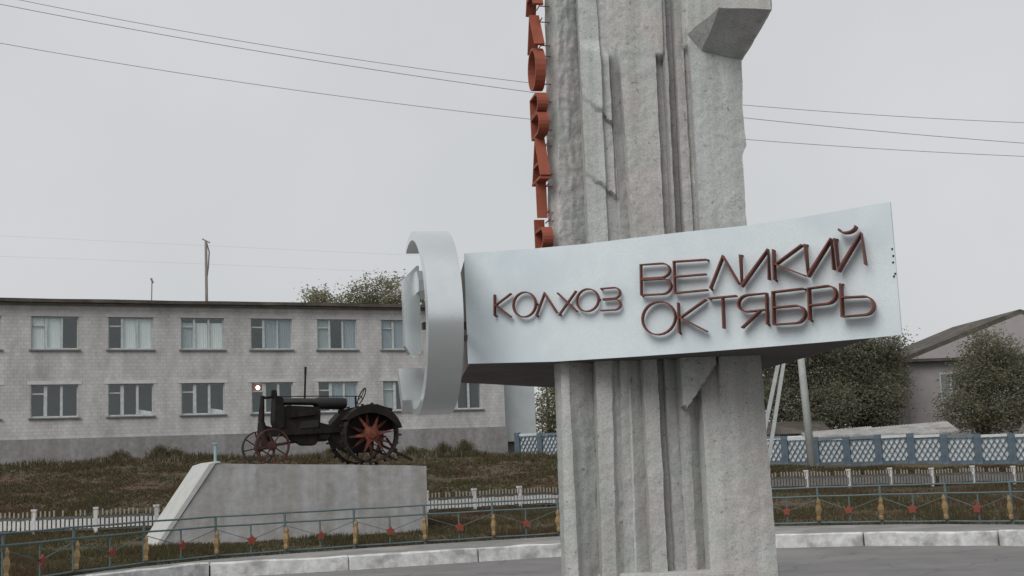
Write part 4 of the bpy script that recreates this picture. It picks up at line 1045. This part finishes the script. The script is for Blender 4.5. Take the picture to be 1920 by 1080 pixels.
me_lat = fin(lattice_panel(SPL - 0.3, 0.98), 'lattice'); me_lat.materials.append(M['bluelight'])
bmx = bmesh.new(); box(bmx, -(SPL - .3) / 2, (SPL - .3) / 2, 0.05, 0.07, 0.02, 0.96); me_back = fin(bmx, 'backing_sheet'); me_back.materials.append(M['boardwhite'])
bmx = bmesh.new(); box(bmx, -(SPL - .3) / 2, (SPL - .3) / 2, -0.06, 0.06, -0.4, 0.13); me_rl = fin(bmx, 'base_rail'); me_rl.materials.append(M['blue'])
bmx = bmesh.new(); box(bmx, -(SPL - .3) / 2, (SPL - .3) / 2, -0.06, 0.06, 1.14, 1.26); me_tr = fin(bmx, 'top_rail'); me_tr.materials.append(M['bluelight'])
me_tw = me_tr.copy(); me_tw.materials.clear(); me_tw.materials.append(M['boardwhite'])
for i, (a, b) in enumerate(zip(nodes, nodes[1:])):
    ang = math.atan2(b.y - a.y, b.x - a.x); m_ = a.lerp(b, 0.5)
    for nm, me_, p, dz in (('post', me_post, a, 0), ('lattice', me_lat, m_, 0.14), ('base_rail', me_rl, m_, 0), ('top_rail', me_tw if random.random() < .45 else me_tr, m_, 0), ('backing_sheet', me_back, m_, 0.14)):
        o = link(nm, me_, lf); o.location = p - lt0 + Vector((0, 0, dz + (random.uniform(-.03, .03) if nm == 'post' else 0))); o.rotation_euler = (0, 0, ang)

# ------------------------------------------------------------------ sheds and house beyond the lattice fence
def shed(name, u0, u1, Y, v_eave, v_ridge, depth, wallm, roofm, label, cat, drop=0.0):
    a, b = P(u0, v_eave, Y), P(u1, v_eave, Y); w = (b - a).length; zr = P((u0 + u1) / 2, v_ridge, Y + depth * .5).z
    ze = (a.z + b.z) / 2; g = gz((a.x + b.x) / 2, Y + 1) - 0.5
    e = empty(name, (a.x, Y, 0), 0, label, cat)
    bm = bmesh.new(); box(bm, 0, b.x - a.x, 0.3, depth - .3, g, ze); link('wall', fin(bm, 'wall'), e, wallm)
    bm = bmesh.new(); nseg = 60; W_ = b.x - a.x + 0.6; V = []
    for i in range(nseg + 1):
        x = -0.3 + W_ * i / nseg; cz = 0.03 * (i % 2) + drop * i / nseg
        V.append([bm.verts.new((x, y, z + cz)) for y, z in ((0, ze), (depth * .5, zr), (depth, ze), (depth, ze - .05), (depth * .5, zr - .06), (0, ze - .05))])
    for a_, b_ in zip(V, V[1:]):
        for k in range(6): bm.faces.new((a_[k], a_[(k + 1) % 6], b_[(k + 1) % 6], b_[k]))
    for a_ in (V[0], V[-1]): bm.faces.new(a_)
    link('roof', fin(bm, 'roof'), e, roofm)
    bm = bmesh.new()
    for k in range(int(W_ / 0.9)): box(bm, 0.2 + k * 0.9, 0.34 + k * 0.9, 0.27, 0.296, g, ze - .06)
    link('boards', fin(bm, 'boards'), e, 'wood')
    return e
shed('wood_shed', 1447, 1550, 66, 812, 790, 4.5, 'wood', 'tarroof', 'dark wooden shed roof showing above the lattice fence left of the slate roofs', 'shed')
shed('slate_shed', 1528, 1640, 61, 824, 808, 3.0, 'wood', 'slate', 'low shed with a pale slate roof just behind the lattice fence', 'shed', 0.16)
shed('slate_shed', 1636, 1790, 63, 820, 800, 3.5, 'wood', 'slate', 'longer pale slate roofed shed in front of the pinkish house', 'shed', 0.2)
shed('slate_shed', 1438, 1500, 60.5, 826, 819, 1.6, 'wood', 'boardwhite', 'whitish low lean-to roof behind the lattice fence beside the pillar', 'shed')
hs0 = P(1697, 672, 74); e = empty('pinkish_house', (hs0.x, 74, 0), math.radians(6), 'pinkish grey plastered house with a slanting roof edge behind the trees', 'house')
zr0 = hs0.z
bm = bmesh.new(); box(bm, 0, 14, 0, 8, 0.5, zr0 - 0.1); link('wall', fin(bm, 'wall'), e, 'housewall')
bm = bmesh.new(); prism(bm, [(-0.5, zr0 - 0.25), (-0.5, zr0 - 0.05), (7, zr0 + 2.6), (14.5, zr0 - 0.05), (14.5, zr0 - 0.25)], lambda p: Vector((p[0], -0.5, p[1])), lambda p: Vector((p[0], 8.5, p[1]))); link('roof', fin(bm, 'roof'), e, 'tarroof')
bm = bmesh.new(); prism(bm, [(0.1, zr0 - 0.095), (13.9, zr0 - 0.095), (7, zr0 + 2.3)], lambda p: Vector((p[0], -0.52, p[1])), lambda p: Vector((p[0], -0.503, p[1]))); link('gable', fin(bm, 'gable'), e, 'housewall')
for k in range(3):
    bm = bmesh.new(); x = 2.6 + k * 4; box(bm, x - .65, x + .65, -0.03, -0.004, zr0 - 2.4, zr0 - 0.9); box(bm, x - .03, x + .03, -0.05, -0.032, zr0 - 2.4, zr0 - .9); w_ = link('window', fin(bm, 'window'), e, 'frame')
    for sx in (-1, 1):
        bm = bmesh.new(); box(bm, x + sx * .33 - .25, x + sx * .33 + .25, -0.045, -0.034, zr0 - 2.3, zr0 - 1.0); link('pane', fin(bm, 'pane'), w_, 'room')

# ------------------------------------------------------------------ poles and wires
def pole_at(name, u, vb, vt, Y, r, m, label, cat, lean_u=None, arms=False, group=None):
    b = P(u, vb, Y); t = P(lean_u or u, vt, Y); z = gz(b.x, b.y); b.z = min(b.z, z - 0.3) if z else b.z
    e = empty(name, (b.x, b.y, b.z), 0, label, cat, group); d = t - b
    bm = bmesh.new(); tube(bm, [(0, 0, 0), d * 0.5, d], [r * 1.15, r, r * 0.8], 10); link('shaft', fin(bm, 'shaft', True), e, m)
    return e, d
e, d = pole_at('lamp_pole', 391, 860, 452, 78, 0.10, 'wood', 'tall thin pole with a small bent arm rising behind the brick building roof', 'pole', 386)
bm = bmesh.new(); beam(bm, d + Vector((-0.22, 0, 0.14)), d + Vector((0.25, 0, -0.12)), 0.07, 0.07); link('cross_arm', fin(bm, 'cross_arm'), e, 'wood')
bm = bmesh.new(); tube(bm, [d + Vector((0.02, 0, 0)), d + Vector((0.2, 0, -0.7)), d + Vector((0.14, 0, -1.6)), d + Vector((0.03, 0, -2.4))], 0.045, 6); link('brace', fin(bm, 'brace'), e, 'wood')
e, d = pole_at('lamp_pole', 278, 860, 522, 95, 0.05, 'wood', 'short leaning thin pole top above the left part of the roof', 'pole', 285)
bm = bmesh.new(); beam(bm, d + Vector((-.08, 0, 0)), d + Vector((.08, 0, -.35)), 0.12); link('lamp_head', fin(bm, 'lamp_head'), e, 'wood')
e, d = pole_at('concrete_pole', 1523, 874, 520, 53, 0.15, 'polepale', 'pale concrete utility pole with slanting struts in front of the lattice fence', 'pole', 1486)
s0 = d * 0.93; bb = P(1428, 868, 53) - e.location
for off in (-0.12, 0.14):
    bm = bmesh.new(); beam(bm, s0 + Vector((off * 0.3, 0.02, 0)), bb + Vector((off * 1.6 + 0.05, 0.05, 0)), 0.14, 0.14); link('strut', fin(bm, 'strut'), e, 'polepale')
def quadfit(p):
    (x0, y0), (x1, y1), (x2, y2) = p
    def f(x): return y0 * (x - x1) * (x - x2) / ((x0 - x1) * (x0 - x2)) + y1 * (x - x0) * (x - x2) / ((x1 - x0) * (x1 - x2)) + y2 * (x - x0) * (x - x1) / ((x2 - x0) * (x2 - x1))
    return f
def wire(pts, Y0_, Y1_, r, label, u0=-420, u1=2350):
    f = quadfit(pts); bm = bmesh.new(); P_ = []
    for i in range(60):
        u = u0 + (u1 - u0) * i / 59; P_.append(P(u, f(u), Y0_ + (Y1_ - Y0_) * i / 59))
    tube(bm, P_, r, 5); link('power_line', fin(bm, 'power_line', True), None, 'wire', label=label, cat='power line', group='power lines across the sky')
    return P_[0], P_[-1]
w1 = wire([(205, 33), (990, 155), (1715, 220)], 36, 42, 0.011, 'uppermost of the three sagging power lines crossing behind the pillar')
w2 = wire([(205, 47), (990, 172), (1715, 252)], 36.2, 42.2, 0.012, 'middle of the three sagging power lines crossing behind the pillar')
w3 = wire([(205, 116), (990, 223), (1715, 283)], 36.4, 42.4, 0.011, 'lowest of the three sagging power lines crossing behind the pillar')
wire([(205, 452), (500, 466), (760, 478)], 78, 78.2, 0.004, 'upper of two very faint distant wires above the roof', -400, 1400)
wire([(205, 488), (500, 500), (760, 512)], 78, 78.2, 0.004, 'lower of two very faint distant wires above the roof', -400, 1400)
for k, q in ((0, w1), (1, w3)):
    pass
for side in (0, 1):
    top_ = max(w1[side].z, w2[side].z, w3[side].z) + 0.6; x, y = w2[side].x, w2[side].y; zg = gz(x, y)
    e = empty('power_pole', (x, y, zg - 0.3), 0, ('wooden power pole carrying the three wires at their left end', 'wooden power pole carrying the three wires at their right end')[side], 'pole')
    bm = bmesh.new(); tube(bm, [(0, 0, 0), (0, 0, top_ - zg + 0.3)], [0.16, 0.1], 10); link('shaft', fin(bm, 'shaft', True), e, 'wood')
    for wv in (w1, w2, w3):
        p = wv[side]; bm = bmesh.new(); beam(bm, Vector((p.x - x - .4, p.y - y, p.z - zg + 0.2)), Vector((p.x - x + .4, p.y - y, p.z - zg + 0.2)), 0.09); link('cross_arm', fin(bm, 'cross_arm'), e, 'wood')

# ------------------------------------------------------------------ trees
def tree(name, label, base, blobs, leaves, size, mats, seed, group=None, trunk_r=0.22):
    random.seed(seed); z = gz(base[0], base[1]); e = empty(name, (base[0], base[1], z), 0, label, 'tree', group)
    bm = bmesh.new(); topz = max(b[2] for b in blobs)
    tube(bm, [(0, 0, -0.4), (0.1, 0, topz * 0.4), (0.0, 0.1, topz)], [trunk_r, trunk_r * .7, trunk_r * .2], 9)
    for b in blobs:
        c = Vector(b[:3]); s = Vector((0.05, 0, max(0.5, c.z * 0.45))); mid_ = s.lerp(c, 0.55) + Vector((0, 0, 0.3))
        tube(bm, [s, mid_, c], [trunk_r * .5, trunk_r * .3, trunk_r * .1], 6)
        for _ in range(4):
            d = Vector((random.gauss(0, 1), random.gauss(0, 1), random.gauss(0.4, 1))).normalized(); tube(bm, [c, c + Vector((d.x * b[3], d.y * b[3], d.z * b[4])) * 0.85], [trunk_r * .12, trunk_r * .04], 5)
    link('trunk', fin(bm, 'trunk'), e, 'bark')
    vs, fs_, mi = [], [], []
    tot = sum(b[3] ** 2 * b[4] for b in blobs)
    for b in blobs:
        c = Vector(b[:3]); ncl = max(8, int(leaves / 26 * b[3] ** 2 * b[4] / tot))
        for _ in range(ncl):
            d = Vector((random.gauss(0, 1), random.gauss(0, 1), random.gauss(0, 1))).normalized(); rr = random.uniform(0.25, 1) ** 0.45 * (0.82 + 0.45 * noise.noise(d * 1.9 + c))
            cc = c + Vector((d.x * b[3], d.y * b[3], d.z * b[4])) * rr; k = random.choices(range(len(mats)), weights=[3, 2, 1.4][:len(mats)])[0]; cs = random.uniform(0.2, 0.5)
            for _ in range(26):
                p = cc + Vector((random.gauss(0, cs), random.gauss(0, cs), random.gauss(0, cs * 0.75)))
                a = Vector((random.gauss(0, 1), random.gauss(0, 1), random.gauss(0, .7))).normalized(); q2 = a.cross(Vector((random.gauss(0, 1), random.gauss(0, 1), random.gauss(0, 1)))).normalized()
                s = size * random.uniform(0.6, 1.3); i = len(vs)
                vs += [p - a * s, p + q2 * s * .45, p + a * s, p - q2 * s * .45]; fs_.append((i, i + 1, i + 2, i + 3)); mi.append(k)
    me = bpy.data.meshes.new('crown'); me.from_pydata(vs, [], fs_); me.polygons.foreach_set('material_index', mi)
    link('crown', me, e, list(mats)); return e
def blobs_px(Y, base, lst):
    # each blob: pixel centre and pixel radii, measured in the photograph
    out = []; z0 = gz(base[0], base[1]); k = Y / FPX
    for u, v, ru, rv, dy in lst:
        p = P(u, v, Y + dy); out.append((p.x - base[0], p.y - base[1], p.z - z0, ru * k, rv * k))
    return out
b0 = P(600, 800, 92); tree('tree', 'lower pale olive tree top showing above the roof at the left of its clump', (b0.x, 92), blobs_px(92, (b0.x, 92), [(596, 568, 34, 34, 0), (620, 590, 55, 40, 1), (585, 640, 50, 60, 0), (640, 650, 60, 60, 0)]), 16000, 0.11, ('leafb', 'leafa', 'leafd'), 1, 'trees behind the roof')
b0 = P(705, 800, 94); tree('tree', 'taller pale olive tree top above the roof behind the sickle', (b0.x, 94), blobs_px(94, (b0.x, 94), [(668, 558, 34, 34, 0), (708, 545, 42, 36, 1), (752, 552, 45, 40, 0), (700, 600, 80, 60, 2), (790, 590, 60, 60, 0), (720, 680, 90, 70, 0)]), 30000, 0.11, ('leafb', 'leafa', 'leafd'), 2, 'trees behind the roof')
b0 = P(1030, 850, 88); tree('tree', 'olive tree beyond the annex corner seen beside the pillar', (b0.x, 88), blobs_px(88, (b0.x, 88), [(1040, 760, 60, 70, 0), (1085, 720, 60, 60, 1), (1060, 815, 55, 40, -1), (1110, 790, 60, 60, 0)]), 16000, 0.11, ('leafa', 'leafb', 'leafc'), 3)
b0 = P(1515, 860, 70); tree('tree', 'dark leafy tree behind the concrete pole under the sign', (b0.x, 70), blobs_px(70, (b0.x, 70), [(1480, 745, 60, 60, 0), (1530, 700, 70, 70, 1), (1455, 700, 60, 60, 2), (1555, 755, 55, 50, -1), (1500, 655, 70, 55, 0), (1440, 760, 40, 50, 1), (1525, 790, 70, 30, 0)]), 42000, 0.085, ('leafc', 'leafa', 'leafd'), 4, 'dark trees behind the sheds')
b0 = P(1630, 860, 72); tree('tree', 'broad dark tree with a yellowish right side beside the pinkish house', (b0.x, 72), blobs_px(72, (b0.x, 72), [(1610, 720, 60, 70, 0), (1655, 690, 46, 55, 1), (1650, 755, 50, 50, -1), (1600, 660, 60, 50, 0), (1670, 650, 30, 36, 0), (1620, 785, 60, 30, 1), (1685, 720, 22, 40, 0)]), 38000, 0.085, ('leafc', 'leafd', 'leafa'), 5, 'dark trees behind the sheds')

b0 = P(1850, 860, 69); tree('tree', 'olive tree partly hiding the pinkish house at the far right', (b0.x, 69), blobs_px(69, (b0.x, 69), [(1830, 720, 60, 60, 0), (1880, 690, 60, 60, 1), (1800, 770, 50, 40, -1), (1870, 780, 70, 40, 0), (1930, 740, 50, 60, 0), (1850, 650, 45, 40, 0)]), 26000, 0.085, ('leafa', 'leafd', 'leafc'), 6, 'dark trees behind the sheds')
# ------------------------------------------------------------------ grass and weeds
def blades(name, n, region, hmin, hmax, wid, mats, seed, weights, lean=0.4):
    random.seed(seed); vs, fs_, mi = [], [], []
    tries = 0
    while len(fs_) < n and tries < n * 3:
        tries += 1; p = region()
        if p is None: continue
        dens = noise.noise(Vector((p[0] * 0.5, p[1] * 0.5, seed)))
        if random.random() > 0.72 + dens * 0.7: continue
        z = gz(p[0], p[1]); k = 0
        cn = 1.25 * noise.noise(Vector((p[0] * 0.28 + 7, p[1] * 0.28, seed * 2.0))) + 0.6 * noise.noise(Vector((p[0] * 1.3, p[1] * 1.3, 5)))
        w_ = [max(0.02, w * (1 + (1.6 if i % 2 else -1.6) * cn)) for i, w in enumerate(weights)]
        k = random.choices(range(len(mats)), weights=w_)[0]
        for _ in range(3):
            h = random.uniform(hmin, hmax) * (0.75 + 0.7 * dens); a = random.uniform(0, 6.28); x = p[0] + random.gauss(0, .05); y = p[1] + random.gauss(0, .05)
            dx, dy = math.cos(a) * wid, math.sin(a) * wid; lx_, ly_ = random.gauss(0, lean) * h, random.gauss(0, lean) * h; i = len(vs)
            vs += [(x - dx, y - dy, z - .02), (x + dx, y + dy, z - .02), (x + lx_, y + ly_, z + h)]; fs_.append((i, i + 1, i + 2)); mi.append(k)
    me = bpy.data.meshes.new(name); me.from_pydata(vs, [], fs_); me.polygons.foreach_set('material_index', mi)
    return link(name, me, None, list(mats), kind='stuff')
def between(fa, fb, u0=-250, u1=2250, t0=0.0, t1=1.0, excl=True):
    def g():
        u = random.uniform(u0, u1); t = random.uniform(t0, t1); p = fa(u).lerp(fb(u), t)
        r = (Vector((p.x, p.y, 0)) - Vector((pa.x, pa.y, 0)))
        if excl and -1.75 < r.dot(EX) < poly[2][0] + 0.02 and -0.03 < r.dot(EY) < DP + .03: return None
        return (p.x, p.y)
    return g
pkf = lambda u: tri_pt(PICK, u); crf = lambda u: tri_pt(CREST, u)
blades('verge_grass', 90000, between(lambda u: fence_pt(u) + Vector((0, -0.3, 0)), pkf), 0.05, 0.15, 0.014, ('grassa', 'grassb', 'grassc', 'grassd'), 31, (2.6, 1.6, 2.6, 0.8))
blades('bank_grass', 120000, between(pkf, crf, t1=1.02), 0.05, 0.17, 0.035, ('grassa', 'grassb', 'grassc', 'grassd'), 32, (3.0, 2.2, 2.4, 0.8), 0.9)
def wallbase():
    t = random.uniform(-8, 30) if random.random() < 0.5 else random.uniform(0, 22); yo = -random.uniform(0.1, 6.5) ** 1.0
    p = bc - EX * t + EY * yo; return (p.x, p.y)
blades('tall_weeds', 15000, wallbase, 0.12, 0.42, 0.03, ('grassa', 'grassb', 'grassc', 'leafd'), 33, (2, 2, 1.5, 1), 0.25)
def clump_spots():
    random.seed(77); out = []
    for u, v in ((225, 858), (300, 850), (330, 856), (645, 868), (790, 848), (830, 846), (870, 840), (620, 862), (690, 858), (770, 846)):
        d = ray(u, 800); c0 = bc - EY * 2.0; k = (EX.y * c0.x - EX.x * c0.y) / (EX.y * d.x - EX.x * d.y); out.append((d.x * k, d.y * k))
    return out
random.seed(99)
for (x, y), h, lb in zip(clump_spots(), (0.6, 0.75, 0.6, 0.5, 0.5, 0.8, 0.9, 0.6, 0.5, 0.7), ('leftmost dry weed clump against the plinth', 'tall dry weed clump left of the pedestal post', 'smaller dry weed clump just left of the pedestal post', 'weed clump seen under the tractor engine', 'low weeds right of the tractor drawbar',
        'taller weed clump against the plinth right of the tractor', 'dark bushy weed clump by the plinth below the sickle', 'weed clump behind the tractor front wheel', 'small weed clump seen behind the rear wheel', 'dry weeds behind the fender below the last windows')):
    z = gz(x, y); vs, fs_, mi = [], [], []
    for _ in range(420):
        a = random.uniform(0, 6.28); r = abs(random.gauss(0, .3)); hh = h * random.uniform(.4, 1) * (1.1 - r * .5); px_, py_ = x + math.cos(a) * r, y + math.sin(a) * r
        i = len(vs); w = 0.02; vs += [(px_ - w, py_, z - .03), (px_ + w, py_, z - .03), (px_ + random.gauss(0, .15), py_ + random.gauss(0, .15), z + hh)]; fs_.append((i, i + 1, i + 2)); mi.append(random.choice((0, 0, 1, 2)))
        for _ in range(2):
            tt = random.uniform(.4, 1); c = Vector((px_, py_, z + hh * tt)); i = len(vs); s = 0.07
            d1 = Vector((random.gauss(0, 1), random.gauss(0, 1), random.gauss(0, 1))).normalized() * s; d2 = Vector((random.gauss(0, 1), random.gauss(0, 1), random.gauss(0, 1))).normalized() * s * .5
            vs += [c - d1, c + d2, c + d1]; fs_.append((i, i + 1, i + 2)); mi.append(random.choice((0, 1, 2, 2)))
    me = bpy.data.meshes.new('weed_clump'); me.from_pydata([(a - x, b - y, c - z) for a, b, c in vs], [], fs_); me.polygons.foreach_set('material_index', mi)
    o = link('weed_clump', me, None, ['grassa', 'grassb', 'leafa'], label=lb, cat='weed', group='dry weed clumps along the plinth'); o.location = (x, y, z)
